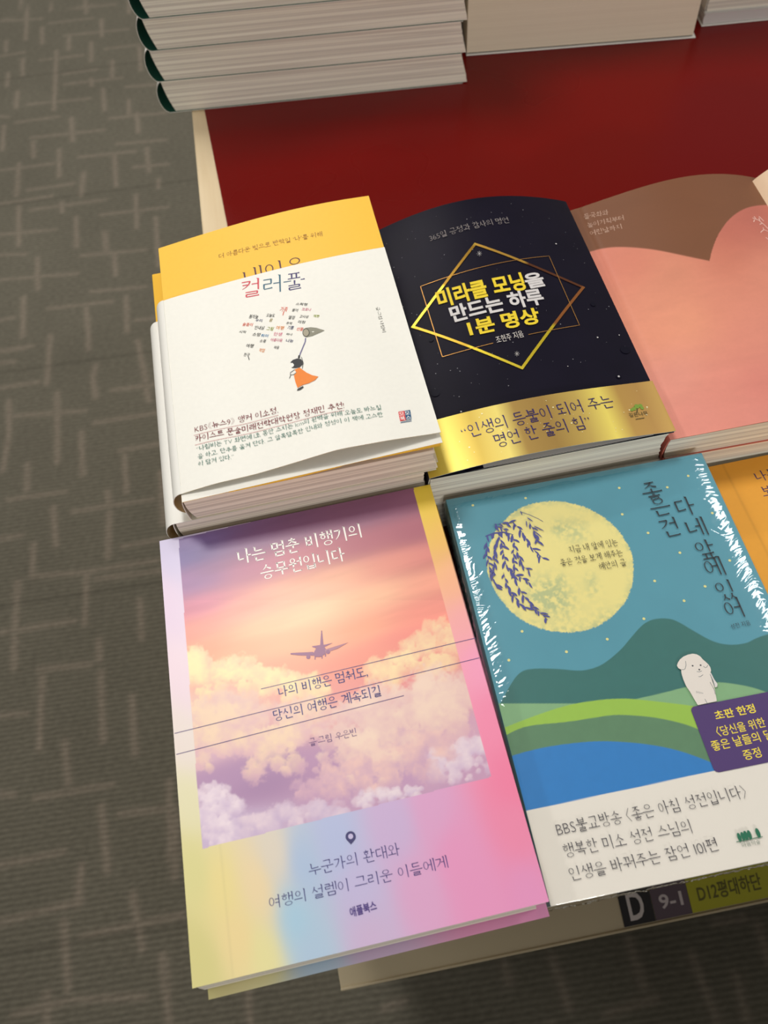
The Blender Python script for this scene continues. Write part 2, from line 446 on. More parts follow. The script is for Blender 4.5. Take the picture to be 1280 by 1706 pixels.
def idw(PX, PY, samples, power=3.0, eps=18.0, an=None):
    num = np.zeros(PX.shape + (3,)); den = np.zeros(PX.shape)
    for x, y, c in samples:
        dx = PX - x; dy = PY - y
        if an: dx, dy = (dx * an[0] + dy * an[1]) * an[2], -dx * an[1] + dy * an[0]
        w = 1.0 / (dx ** 2 + dy ** 2 + eps ** 2) ** (power / 2)
        num += w[..., None] * lin(c); den += w
    return num / den[..., None]
def mixc(a, b, m): return a * (1 - m[..., None]) + b * m[..., None]

# ---- solids of a book
def page_block(parent, w, h, t, m, z0=0.0, skew=0.0, cup=0.0012, inset=0.001, lean=0.0, yskew=0.0, rough=0.00025, name='page_block'):
    """cream paper block: rounded back, hollow fore edge, slightly uneven sides"""
    am = AM(); n = 14
    zs = np.linspace(0, 1, n + 1)
    left = inset + 0.0006 - 0.0010 * np.sin(zs * math.pi) + lean * (zs - .5) + skew * (1 - zs)
    right = w - 0.0012 - cup * np.sin(zs * math.pi) + lean * (zs - .5) + rng.normal(0, rough, n + 1) + skew * (1 - zs)
    f = np.stack([np.r_[left, right[::-1]], np.r_[zs, zs[::-1]] * t + z0], 1)
    k = len(f)
    yo = yskew * (1 - f[:, 1] / t)
    y0 = 0.0008 + yo; y1 = h - 0.0008 + yo * 0
    vv = np.concatenate([np.stack([f[:, 0], y0, f[:, 1]], 1), np.stack([f[:, 0], y1 + 0 * y0, f[:, 1]], 1)])
    i = np.arange(k); j = (i + 1) % k
    am.add(vv, np.stack([i, i + k, j + k, j], -1)[:, ::-1], (.8, .8, .8))
    a = np.arange(n)
    am.add(vv, np.stack([a, k - 1 - a, k - 2 - a, a + 1], -1), (.8, .8, .8))
    am.add(vv, np.stack([a + k, a + 1 + k, 2 * k - 2 - a, 2 * k - 1 - a], -1), (.8, .8, .8))
    return am.build(name, m, parent)

def wrap(parent, w, h, t, mo, mi_, me_, bulge=0.0006, th=0.0004, open_top=False, name='cover', ext=0.0, y0=0.0, reach=None, zb=0.0):
    """folded card: top panel, round back, bottom panel, as one thin bent sheet"""
    n = 16
    reach = w if reach is None else reach
    a = np.linspace(math.pi / 2, -math.pi / 2, n + 1)
    ax = -bulge * np.cos(a); az = t / 2 + (t / 2 - th / 2) * np.sin(a) + zb
    path = [] if open_top else [(reach, t - th / 2), (reach * .5, t - th / 2)]
    path += [(x + 0.0003, z) for x, z in zip(ax, az)]
    path += [(reach * .5, th / 2), (reach, th / 2)]
    p = np.array(path); d = np.gradient(p, axis=0); d /= np.linalg.norm(d, axis=1)[:, None]
    nr = np.stack([d[:, 1], -d[:, 0]], 1)  # outward
    o = p - nr * th / 2 * -1; i_ = p + nr * th / 2 * -1
    k = len(p); am = AM()
    def ext2(q): return np.concatenate([np.stack([q[:, 0], np.full(k, y0), q[:, 1]], 1), np.stack([q[:, 0], np.full(k, y0 + h), q[:, 1]], 1)])
    r = np.arange(k - 1)
    quad = np.stack([r, r + 1, r + 1 + k, r + k], -1)
    am.add(ext2(o), quad, (.8, .8, .8), 0, True)
    am.add(ext2(i_), quad[:, ::-1], (.8, .8, .8), 1, True)
    for yy in (y0, y0 + h):
        vv = np.concatenate([np.stack([o[:, 0], np.full(k, yy), o[:, 1]], 1), np.stack([i_[:, 0], np.full(k, yy), i_[:, 1]], 1)])
        am.add(vv, np.stack([r, r + 1, r + 1 + k, r + k], -1), (.8, .8, .8), 2)
    for e in (0, k - 1):
        vv = [(o[e, 0], y0, o[e, 1]), (o[e, 0], y0 + h, o[e, 1]), (i_[e, 0], y0 + h, i_[e, 1]), (i_[e, 0], y0, i_[e, 1])]
        am.add(vv, [(0, 1, 2, 3)], (.8, .8, .8), 2)
    return am.build(name, [mo, mi_, me_], parent)

TABLE_Z = -0.055
EPS = 0.00025

# ---------------------------------------------------------------- floor (carpet tiles)
CA = -0.072
fd = (math.cos(CA), math.sin(CA))
def hv(lst, ox, oy, sc): return [(ox + a / sc, oy + b / sc, ox + c / sc, oy + d / sc) for a, b, c, d in lst]
SA, SC = 3.046, 2.912
HZ = hv([(0,42,70,30),(320,50,585,22),(0,108,215,95),(250,118,470,92),(330,180,650,148),(535,248,700,228),(0,285,125,265),(205,305,420,280),(325,375,490,352),(325,428,615,395),(640,440,800,428),(140,530,455,500),(80,622,295,592),(160,698,525,660),(560,600,845,572),(595,730,840,710),(400,797,685,768),(0,865,270,830),(140,965,370,932),(680,848,853,832),(0,1035,260,995),(160,1065,540,1012),(510,1090,853,1050),(0,1190,280,1165),(410,1298,740,1268),(0,1293,130,1290),(0,1420,390,1388),(460,1480,740,1455),(245,1565,570,1530),(0,1625,70,1612),(690,1625,830,1610),(0,590,45,594)], 0, 0, SA)
HZ += hv([(0,75,165,48),(0,135,70,130),(0,262,200,232),(75,405,435,378),(570,275,830,238),(480,440,800,388),(610,580,853,540),(40,830,335,788),(370,890,775,828),(0,1030,110,1010),(620,1068,853,1022),(180,1215,480,1195),(490,1232,820,1190),(460,1190,820,1135),(0,1505,380,1445),(200,1690,460,1665)], 0, 560, SA)
HZ += hv([(0,210,130,200),(0,590,70,595),(170,610,545,545),(580,685,850,660),(0,935,310,870),(0,1215,395,1110),(400,1278,880,1180),(60,1665,340,1590),(340,1590,700,1575)], 0, 1120, SC)
HZ += hv([(740,420,905,370),(0,400,70,375),(1100,115,1200,100)], 640, 1480, 2)
VT = hv([(105,0,110,35),(262,0,258,55),(432,0,438,65),(655,0,655,65),(137,60,130,200),(215,140,214,220),(350,190,349,250),(515,100,517,185),(464,215,463,310),(287,260,278,480),(275,480,275,555),(32,210,30,260),(115,300,115,380),(708,240,715,355),(570,310,570,390),(465,400,466,435),(42,370,36,435),(88,465,83,545),(522,450,532,560),(653,510,655,575),(363,600,370,715),(695,575,702,670),(20,640,12,760),(168,720,172,795),(300,760,300,895),(580,785,590,945),(745,755,757,870),(425,880,412,990),(97,830,85,990),(805,910,805,955),(690,990,695,1155),(95,1050,95,1245),(310,1030,317,1075),(385,1105,390,1250),(530,1180,540,1270),(580,1285,587,1395),(790,1105,805,1350),(190,1310,192,1465),(120,1510,115,1706),(640,1510,645,1680),(437,1565,450,1706)], 0, 0, SA)
VT += hv([(255,0,238,240),(450,0,448,65),(700,25,740,225),(745,270,755,330),(485,150,470,220),(470,220,487,305),(45,330,45,500),(45,500,15,680),(290,290,290,640),(413,490,420,700),(138,650,138,780),(632,610,642,790),(815,690,830,950),(545,790,553,845),(555,900,548,1120),(270,870,285,1060),(170,1060,165,1215),(90,1250,75,1480),(72,1530,72,1680),(440,1215,430,1460),(710,1340,720,1530),(500,1545,505,1640)], 0, 560, SA)
VT += hv([(205,20,190,370),(490,0,500,330),(640,120,655,390),(315,340,330,540),(820,530,830,900),(850,700,850,990),(493,650,520,960),(395,940,380,1120),(645,1080,690,1340),(310,1215,330,1540),(790,1380,820,1690)], 0, 1120, SC)
VT += hv([(400,250,415,310),(560,230,615,400),(815,170,865,330),(1025,220,1110,440),(1245,120,1280,240),(1170,290,1210,440)], 640, 1480, 2)
streaks = []
for kind, lst in ((0, HZ), (1, VT)):
    for a, b, c, d in lst:
        p = at(a, b, FLOOR_Z)[:2]; q = at(c, d, FLOOR_Z)[:2]
        streaks.append((*p, *q, kind))
for _ in range(700):                      # the same weave beyond the photographed part
    x, y = rng.uniform(-1.6, 1.6), rng.uniform(-1.2, 2.6)
    X_, Y_ = proj(np.array([x, y, FLOOR_Z]))
    if -60 < X_ < 1340 and -60 < Y_ < 1766: continue
    k = rng.integers(0, 2); ln = rng.uniform(.05, .16)
    t = CA + rng.normal(0, .06) + (math.pi / 2 if k else 0)
    streaks.append((x, y, x + ln * math.cos(t), y + ln * math.sin(t), k))
xs = np.concatenate([np.linspace(-3, -1.0, 40), np.arange(-0.996, 0.62, 0.004), np.linspace(.63, 3, 40)])
ys = np.concatenate([np.linspace(-2.5, -.35, 40), np.arange(-0.346, 2.4, 0.004), np.linspace(2.42, 5, 40)])
U, V = np.meshgrid(xs, ys)
st = np.zeros(U.shape); wob = fbm(U * 30, V * 30, 3, 5)
for a, b, c, d, k in streaks:
    x0, x1 = min(a, c) - .03, max(a, c) + .03; y0, y1 = min(b, d) - .03, max(b, d) + .03
    i0, i1 = np.searchsorted(xs, [x0, x1]); j0, j1 = np.searchsorted(ys, [y0, y1])
    if i1 <= i0 or j1 <= j0: continue
    u = U[j0:j1, i0:i1]; v = V[j0:j1, i0:i1]
    ex, ey = c - a, d - b; LL = ex * ex + ey * ey
    t = ((u - a) * ex + (v - b) * ey) / LL; tt = np.clip(t, 0, 1)
    dx = u - a - tt * ex; dy = v - b - tt * ey
    dist = np.hypot(dx, dy) + (wob[j0:j1, i0:i1] - .5) * .006
    wd = 0.0062 if k else 0.0052
    m = np.exp(-np.maximum(dist, 0) ** 2 / (wd ** 2)) * (0.75 if k else 0.65) * (0.6 + 0.8 * wob[j0:j1, i0:i1])
    st[j0:j1, i0:i1] = np.maximum(st[j0:j1, i0:i1], m)
base = lin((100, 96, 85)); pale = lin((128, 118, 106))
fc = mixc(np.broadcast_to(base, U.shape + (3,)), pale, np.clip(st, 0, 1))
fc = fc * (0.92 + 0.16 * fbm(U * 9, V * 9, 3, 9))[..., None]
# joints between the 50 cm tiles
rx = U * fd[0] + V * fd[1]; ry = -U * fd[1] + V * fd[0]
s1 = at(0, 343, FLOOR_Z); s1y = -s1[0] * fd[1] + s1[1] * fd[0]
dj = np.abs((ry - s1y + .25) % .5 - .25)
fc = fc * (1 - 0.22 * np.exp(-(dj / .003) ** 2))[..., None]
am = AM()
idx = np.arange(U.size).reshape(U.shape)
am.add(np.stack([U, V, np.full(U.shape, FLOOR_Z)], -1).reshape(-1, 3), np.stack([idx[:-1, :-1], idx[:-1, 1:], idx[1:, 1:], idx[1:, :-1]], -1).reshape(-1, 4), fc.reshape(-1, 3))
M_FLOOR = mat('ribbed_carpet', rough=0.95, spec=0.1)
a_ = N(M_FLOOR, 'ShaderNodeAttribute', attribute_name='Col'); tc = N(M_FLOOR, 'ShaderNodeTexCoord')
mp = N(M_FLOOR, 'ShaderNodeMapping'); mp.inputs['Rotation'].default_value = (0, 0, -CA)
L(M_FLOOR, tc.outputs['Object'], mp.inputs['Vector'])
wv = N(M_FLOOR, 'ShaderNodeTexWave', wave_type='BANDS', bands_direction='Y', wave_profile='SIN')
wv.inputs['Scale'].default_value = 2 * math.pi / 20 / 0.0072; wv.inputs['Distortion'].default_value = 0.6; wv.inputs['Detail'].default_value = 2; wv.inputs['Detail Scale'].default_value = 1.5
L(M_FLOOR, mp.outputs[0], wv.inputs['Vector'])
nz = N(M_FLOOR, 'ShaderNodeTexNoise'); nz.inputs['Scale'].default_value = 170; nz.inputs['Detail'].default_value = 3
mp3 = N(M_FLOOR, 'ShaderNodeMapping'); mp3.inputs['Rotation'].default_value = (0, 0, -CA); mp3.inputs['Scale'].default_value = (.6, 1.2, 1)
L(M_FLOOR, tc.outputs['Object'], mp3.inputs['Vector']); L(M_FLOOR, mp3.outputs[0], nz.inputs['Vector'])
m1 = N(M_FLOOR, 'ShaderNodeMapRange'); m1.inputs['To Min'].default_value = 0.84; m1.inputs['To Max'].default_value = 1.1
L(M_FLOOR, wv.outputs['Fac'], m1.inputs['Value'])
m2 = N(M_FLOOR, 'ShaderNodeMapRange'); m2.inputs['From Min'].default_value = .3; m2.inputs['From Max'].default_value = .7; m2.inputs['To Min'].default_value = 0.86; m2.inputs['To Max'].default_value = 1.14
L(M_FLOOR, nz.outputs['Fac'], m2.inputs['Value'])
mm = N(M_FLOOR, 'ShaderNodeMath', operation='MULTIPLY'); L(M_FLOOR, m1.outputs[0], mm.inputs[0]); L(M_FLOOR, m2.outputs[0], mm.inputs[1])
vs = N(M_FLOOR, 'ShaderNodeVectorMath', operation='SCALE'); L(M_FLOOR, a_.outputs['Color'], vs.inputs[0]); L(M_FLOOR, mm.outputs[0], vs.inputs['Scale'])
L(M_FLOOR, vs.outputs[0], bsdf(M_FLOOR).inputs['Base Color'])
bp = N(M_FLOOR, 'ShaderNodeBump'); bp.inputs['Strength'].default_value = .5; bp.inputs['Distance'].default_value = .002
L(M_FLOOR, mm.outputs[0], bp.inputs['Height']); L(M_FLOOR, bp.outputs[0], bsdf(M_FLOOR).inputs['Normal'])
fl = am.build('floor', M_FLOOR); fl['kind'] = 'structure'
am = AM(); box_am(am, -3, 3, -1.32, -1.25, FLOOR_Z, .40)      # low unseen partition, added behind the camera to shade the carpet
wf = am.build('added_shade_wall', mat('shade_wall_matte', lin((150, 142, 128)), .7)); wf['kind'] = 'structure'

# ---------------------------------------------------------------- display table
TA = -0.031
t0 = at(328, 290, TABLE_Z)                 # a point on the left edge of the table top
tdir = np.array([-math.sin(TA), math.cos(TA)]); txd = np.array([math.cos(TA), math.sin(TA)])
front = 0.012
k = (front - t0[1]) / tdir[1]
TO = t0[:2] + tdir * k                     # front left corner of the top
M_WOOD = mat('pale_maple_veneer', rough=0.45)
tc = N(M_WOOD, 'ShaderNodeTexCoord'); mp = N(M_WOOD, 'ShaderNodeMapping'); mp.inputs['Scale'].default_value = (60, 5, 60)
L(M_WOOD, tc.outputs['Object'], mp.inputs['Vector'])
nz = N(M_WOOD, 'ShaderNodeTexNoise'); nz.inputs['Scale'].default_value = 2.2; nz.inputs['Detail'].default_value = 5; L(M_WOOD, mp.outputs[0], nz.inputs['Vector'])
cr = N(M_WOOD, 'ShaderNodeValToRGB'); cr.color_ramp.elements[0].color = (*lin((226, 200, 158)), 1); cr.color_ramp.elements[1].color = (*lin((244, 226, 192)), 1)
L(M_WOOD, nz.outputs['Fac'], cr.inputs['Fac']); L(M_WOOD, cr.outputs[0], bsdf(M_WOOD).inputs['Base Color'])
M_RAIL = mat('cream_laminate', lin((188, 174, 145)), 0.5)
M_DARKW = mat('dark_plinth', lin((60, 54, 46)), 0.6)
TW, TD = 1.25, 1.15
tb = thing('display_table', 'pale maple display table with a tilted label rail, holding all the book stacks', 'table', (TO[0], TO[1], FLOOR_Z), TA)
zt = TABLE_Z - 0.0012 - FLOOR_Z
am = AM(); box_am(am, 0, TW, 0, TD, zt - .024, zt); bevel(am.build('table_top', M_WOOD, tb), .0015)
for x0 in (0.006, TW - .024):
    am = AM(); box_am(am, x0, x0 + .018, .03, TD - .01, 0, zt - .0242); am.build('side_panel', M_WOOD, tb)
am = AM(); box_am(am, .0245, TW - .0245, TD - .03, TD - .012, .08, zt - .0245); am.build('back_panel', M_WOOD, tb)
# lower shelf and the tilted price rail in front of it
rail = at(567.8, 1651, -0.35)
lo = rail[:2] - TO; lx = lo @ txd; ly = lo @ tdir
zs_ = -0.35 - FLOOR_Z
am = AM(); box_am(am, .0243, TW - .0243, ly + .042, TD - .031, zs_ - .022, zs_ - .004); am.build('lower_shelf', M_RAIL, tb)
am = AM(); box_am(am, .05, TW - .05, .09, .108, 0, zs_ - .0225); am.build('plinth', M_DARKW, tb)
am = AM()
c20, s20 = math.cos(.32), math.sin(.32)
def railpt(x, d, n): return (x, ly + .001 + d * c20 - n * s20 * 1.0, zs_ + d * s20 + n * c20 - .003)
def railbox(am, x0, x1, d0, d1, n0, n1, color=(.8, .8, .8)):
    v = [railpt(x, d, n) for n in (n0, n1) for d in (d0, d1) for x in (x0, x1)]
    am.add(v, [(0, 2, 3, 1), (4, 5, 7, 6), (0, 1, 5, 4), (2, 6, 7, 3), (0, 4, 6, 2), (1, 3, 7, 5)], color)
railbox(am, lx, lx + 1.2, 0, .046, -.004, 0); railbox(am, lx, lx + 1.2, -.0008, .0012, -.004, .0022)
rl = bevel(am.build('label_rail', M_RAIL, tb), .0006)
# labels held in the rail (their own local frame: x along the rail, d up the slope)
def rail_xd(px, py):
    P0 = at(px, py, -0.35); P1 = at(px, py, -0.34); d = P1 - P0
    o = np.array([TO[0], TO[1], FLOOR_Z])
    def loc(P): q = P - o; return np.array([q[:2] @ txd, q[:2] @ tdir, q[2]])
    a = loc(P0); b = loc(P1) - a
    # plane: (y-ly-.001)*(-s20) + (z-zs_+.003)*c20 = n
    f0 = (a[1] - ly - .001) * -s20 + (a[2] - zs_ + .003) * c20; f1 = b[1] * -s20 + b[2] * c20
    p = a + b * (-f0 / f1)
    return p[0], (p[1] - ly - .001) * c20 + (p[2] - zs_ + .003) * s20
def rail_label(name, pl, pr, color, texts):
    x0, _ = rail_xd(*pl); x1, _ = rail_xd(*pr)
    am = AM(); railbox(am, x0, x1, .0022, .036, .0002, .0008, lin(color))
    for s, A, B, h, c, b in texts:
        V, T = glyphs(s, b); xa, da = rail_xd(*A); xb, db = rail_xd(*B); mn, mx = V.min(0), V.max(0)
        X = xa + (V[:, 0] - mn[0]) / (mx[0] - mn[0]) * (xb - xa); D = da + (V[:, 1] - mn[1]) / (mx[1] - mn[1]) * h
        am.add([railpt(x, d, .00095) for x, d in zip(X, D)], T, lin(c))
    o = am.build(name, M_LABEL, rl); return o
rail_label('section_label', (1036, 1524), (1089, 1518), (22, 16, 20), [('D', (1051, 1534), (1077, 1528), .021, (200, 192, 192), .02)])['label'] = 'black section label with a white letter D'
rail_label('number_label', (1089.5, 1516), (1149, 1502), (88, 72, 84), [('9-1', (1101, 1515), (1139, 1505), .011, (196, 186, 190), .02)])['label'] = 'grey purple label reading 9-1'
rail_label('shelf_label', (1149.5, 1502), (1420, 1445), (172, 170, 30), [('D12평대하단', (1165, 1503), (1270, 1479), .013, (92, 88, 20), .02)])['label'] = 'olive green label reading D12 and lower shelf in Korean'

# red sheet on the table
q = [at(341, 185, TABLE_Z)[:2], at(381, 386.8, TABLE_Z)[:2]]
md = (q[0] - q[1]) / np.linalg.norm(q[0] - q[1]); ma = math.atan2(-md[0], md[1])
mo = q[1] - md * (q[1][1] - .06)
mt = thing('red_display_sheet', 'glossy deep red sheet laid over the table top beneath the books', 'display sheet', (mo[0], mo[1], TABLE_Z - .0010), ma)
M_RED = mat('glossy_red_vinyl', lin((112, 1, 0)), 0.22, spec=0.2)
nz = N(M_RED, 'ShaderNodeTexNoise'); nz.inputs['Scale'].default_value = 9; nz.inputs['Detail'].default_value = 2
mr = N(M_RED, 'ShaderNodeMapRange'); mr.inputs['To Min'].default_value = .2; mr.inputs['To Max'].default_value = .38
L(M_RED, nz.outputs['Fac'], mr.inputs['Value']); L(M_RED, mr.outputs[0], bsdf(M_RED).inputs['Roughness'])
am = AM(); box_am(am, 0, 1.12, 0, .95, 0, .0008); bevel(am.build('sheet', M_RED, mt), .0003)
# ---------------------------------------------------------------- book stacks
D = math.radians
def book_root(name, label, x, y, z, rz, group=None):
    return thing(name, label, 'book', (x, y, z), rz, group)

# ===== airplane picture book (front left)
W1, H1, T1 = 0.1480, 0.2068, 0.0134
zf_flat = lambda t: (lambda u, v: np.full(np.shape(u), t))
PIC = [(297.5, 898), (687, 806), (771, 1118), (819, 1294), (337, 1414)]
border = [(280, 920, (205, 196, 228)), (285, 1010, (228, 205, 228)), (300, 1120, (238, 214, 226)), (305, 1240, (236, 222, 216)), (315, 1330, (230, 224, 184)), (325, 1450, (222, 216, 150)), (330, 1600, (216, 208, 140)),
 (370, 1480, (238, 220, 150)), (400, 1560, (240, 216, 156)), (430, 1480, (240, 216, 170)), (460, 1420, (226, 214, 196)), (440, 1590, (232, 224, 160)), (500, 1440, (172, 194, 226)), (490, 1530, (166, 204, 228)), (520, 1590, (176, 200, 224)),
 (560, 1400, (182, 192, 228)), (600, 1480, (196, 186, 224)), (620, 1560, (206, 180, 214)), (660, 1380, (204, 178, 218)), (700, 1480, (222, 166, 206)), (720, 1350, (222, 164, 206)), (760, 1430, (232, 152, 196)), (800, 1500, (232, 152, 196)), (860, 1380, (240, 140, 176)), (880, 1490, (230, 150, 196)),
 (850, 1300, (244, 130, 168)), (820, 1200, (246, 142, 178)), (795, 1100, (248, 160, 196)), (775, 1040, (246, 170, 172)), (755, 960, (246, 180, 140)), (735, 890, (248, 196, 100)), (720, 840, (240, 204, 70)), (702, 815, (236, 206, 60))]
sky = [(310, 925, (112, 98, 160)), (345, 900, (118, 96, 150)), (420, 895, (134, 92, 138)), (500, 880, (134, 88, 126)), (600, 855, (136, 88, 122)), (680, 830, (138, 86, 116)), (330, 970, (150, 110, 160)), (345, 1010, (205, 118, 150)), (420, 950, (185, 112, 140)), (500, 930, (206, 122, 136)), (600, 910, (190, 108, 126)), (690, 890, (180, 102, 122)),
 (330, 1050, (236, 150, 135)), (400, 1010, (240, 160, 140)), (480, 985, (246, 180, 150)), (560, 965, (248, 184, 150)), (650, 940, (234, 150, 134)), (710, 930, (222, 134, 128)), (360, 1075, (244, 158, 128)), (430, 1050, (252, 200, 156)), (520, 1025, (254, 214, 170)), (620, 995, (252, 196, 156)), (710, 975, (242, 160, 136)), (400, 1080, (250, 180, 140)), (500, 1070, (252, 192, 150)), (600, 1050, (250, 170, 134)), (700, 1020, (240, 142, 126)), (740, 1000, (238, 146, 134)),
 (470, 1110, (250, 168, 138)), (600, 1100, (246, 152, 132)), (680, 1060, (238, 138, 128)), (640, 1140, (238, 140, 140)), (600, 1150, (242, 160, 150)), (360, 1170, (240, 196, 182)), (340, 1250, (222, 180, 196)), (400, 1290, (178, 138, 178)), (450, 1300, (166, 128, 170)), (520, 1270, (190, 146, 182)), (700, 1270, (196, 152, 190)), (620, 1290, (196, 156, 188)), (760, 1230, (214, 166, 190)), (350, 1310, (184, 146, 184)), (360, 1390, (206, 184, 214)), (700, 1160, (226, 170, 172)), (560, 1190, (236, 184, 180))]
def inpoly(PX, PY, poly):
    ins = np.zeros(PX.shape, bool); n = len(poly)
    for i in range(n):
        x0, y0 = poly[i]; x1, y1 = poly[(i + 1) % n]
        c = ((y0 > PY) != (y1 > PY)) & (PX < (x1 - x0) * (PY - y0) / (y1 - y0 + 1e-9) + x0)
        ins ^= c
    return ins
def air_col(U, V, PX, PY):
    b = idw(PX, PY, border, 4, 22, (.2, .98, .5))
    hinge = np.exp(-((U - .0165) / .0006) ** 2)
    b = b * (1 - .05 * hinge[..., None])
    s = idw(PX, PY, sky, 4, 20, (.965, -.262, .33))
    # streaky high cloud
    n = fbm((PX + PY * .9) / 160, (PY + PX * .28) / 26, 4, 3)
    s = s * (0.93 + .14 * sstep(.3, .7, n) * sstep(1120, 1000, PY) + .06 * (PY > 1000))[..., None]
    r2 = np.random.default_rng(5)
    puffs = []
    def bank(pts, rad, top, body, n):
        for _ in range(n):
            k = r2.integers(0, len(pts)); x, y = pts[k]
            rr = rad * r2.uniform(.3, 1.25)
            puffs.append((x + r2.normal(0, rad * .9), y + abs(r2.normal(0, rad * 1.0)) - rad * .2, rr, top, body))
    cream, peach, rose = (254, 236, 178), (246, 200, 170), (232, 186, 184)
    bank([(310, 1090), (325, 1100), (345, 1112), (375, 1108), (400, 1104), (430, 1120), (455, 1130), (480, 1128), (505, 1135), (530, 1140)], 17, cream, peach, 170)
    bank([(640, 1110), (655, 1098), (690, 1075), (715, 1062), (740, 1045), (755, 1060), (700, 1090), (725, 1100)], 15, (252, 226, 176), (240, 180, 156), 130)
    bank([(380, 1170), (430, 1190), (340, 1190), (460, 1230), (420, 1230), (380, 1220), (500, 1180), (330, 1230)], 26, (246, 214, 184), (228, 184, 190), 120)
    bank([(600, 1190), (640, 1165), (700, 1150), (750, 1130), (760, 1160), (620, 1230), (660, 1200), (720, 1190), (590, 1240)], 27, (244, 214, 196), (228, 186, 188), 170)
    bank([(570, 1275), (600, 1270), (650, 1255), (700, 1235), (620, 1260)], 24, (238, 196, 190), (204, 162, 190), 70)
    bank([(520, 1310), (560, 1300), (590, 1290)], 16, (222, 180, 192), (196, 154, 188), 30)
    bank([(350, 1330), (365, 1318), (385, 1335), (345, 1360), (370, 1370), (360, 1390), (345, 1345)], 15, (240, 222, 232), (208, 184, 214), 90)
    bank([(415, 1365), (440, 1360), (470, 1350), (500, 1355), (530, 1345), (560, 1350)], 13, (232, 210, 222), (200, 176, 208), 90)
    bank([(610, 1325), (630, 1315), (660, 1318), (690, 1315)], 10, (236, 218, 226), (208, 182, 212), 60)
    bank([(735, 1270), (740, 1255), (765, 1248), (785, 1235), (805, 1228), (760, 1280), (795, 1265)], 13, (236, 216, 224), (212, 186, 212), 90)
    puffs.sort(key=lambda p: p[1])
    ed = fbm(PX / 7.0, PY / 7.0, 3, 21)
    ed2 = fbm(PX / 22.0, PY / 22.0, 3, 31)
    for x, y, r_, ctop, cbody in puffs:
        m = (np.abs(PX - x) < r_ * 1.5) & (np.abs(PY - y) < r_ * 1.5)
        if not m.any(): continue
        dx = (PX[m] - x) / r_; dy = (PY[m] - y) / r_
        d = np.sqrt(dx * dx + dy * dy) + (ed[m] - .5) * .8
        a = sstep(1.08, .55, d) * .62 * (1 - .3 * sstep(-.2, .9, dy))
        lt = np.clip(.46 - .5 * dy - .2 * dx + (ed2[m] - .5) * 1.3 + (ed[m] - .5) * .5, 0, 1)
        col = lin(cbody) * (1 - lt[:, None]) + lin(ctop) * lt[:, None]
        s[m] = s[m] * (1 - a[:, None]) + col * a[:, None]
    ins = inpoly(PX, PY, PIC)
    b[ins] = s[ins]
    return b * 1.0
root_air = book_root('paperback_book', 'pastel rainbow paperback with an airplane above sunset clouds, top of the front left stack', 0, 0, -T1, 0.0)
sh = Sheet(0, 0, 0, zf_flat(T1), -T1)
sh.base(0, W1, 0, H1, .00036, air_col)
IND = (62, 56, 128)
sh.stroke([(435, 1148), (793, 1063)], .0003, (90, 70, 130), step=.02)
sh.stroke([(291, 1222), (799, 1096)], .0003, (90, 70, 130), step=.02)
sh.stroke([(294, 1257), (673, 1159)], .0003, (90, 70, 130), step=.02)
WH = (250, 246, 240)
sh.text('나는 멈춘 비행기의', (397, 942), (604, 896), 26, WH, 0, 1.35)
sh.text('승무원입니다', (436, 967), (577, 935), 26, WH, 0, 1.35)
sh.text('나의 비행은 멈춰도,', (465, 1164), (614, 1128), 20, IND, 0, 1.3)
sh.text('당신의 여행은 계속되길', (457, 1203), (636, 1160), 20, IND, 0, 1.3)
sh.text('글·그림 우은빈', (516, 1244), (595, 1226), 14, (100, 66, 132), 0, .95)
sh.text('누군가의 환대와', (516, 1461), (668, 1425), 23, IND, 0, .85)
sh.text('여행의 설렘이 그리운 이들에게', (450, 1516), (748, 1446), 23, IND, 0, .85)
sh.text('애플북스', (585, 1529), (629, 1516), 17, (72, 48, 130), .02)
PL = (150, 96, 132)
cx_ = lambda pts: [(250 + a / 2.1333, 790 + b / 2.1333) for a, b in pts]
sh.poly(cx_([(609, 556), (612, 556), (617, 606), (605, 608)]), PL)
sh.poly(cx_([(575, 612), (600, 608), (622, 606), (650, 600), (622, 614), (602, 620), (580, 616)]), PL)
sh.poly(cx_([(590, 620), (604, 610), (618, 612), (626, 622), (622, 640), (606, 650), (588, 650), (580, 640)]), PL)
sh.poly(cx_([(500, 636), (580, 632), (590, 645), (540, 645), (500, 641)]), PL)
sh.poly(cx_([(622, 624), (660, 612), (706, 598), (668, 620), (624, 636)]), (176, 120, 138))
for c_ in ((563, 650), (633, 632)):
    sh.disc(*cx_([c_])[0], .00105, PL)
for c_ in ((587, 655), (612, 652), (624, 645)):
    sh.stroke(cx_([(c_[0], c_[1] - 8), (c_[0], c_[1] + 4)]), .0005, PL)
tp = [(585, 1407)] + [(584.5 + 8.5 * math.cos(t), 1394 + 9 * math.sin(t)) for t in np.linspace(.55, -math.pi - .55, 18)]
sh.poly(tp, (60, 56, 110))
sh.disc(584.5, 1393.5, .0011, (198, 188, 224))
sh.am.build('front_cover', M_GLOSSP, root_air)
M_ROSEOUT = mat('pastel_back_cover', lin((226, 200, 200)), .45)
page_block(root_air, W1 - .003, H1, T1 - .001, M_PAGE_W, .0005, yskew=-.0022)
wrap(root_air, W1, H1, T1, M_ROSEOUT, M_WHITE, M_EDGE, .0004, .00035, True, 'back_cover')
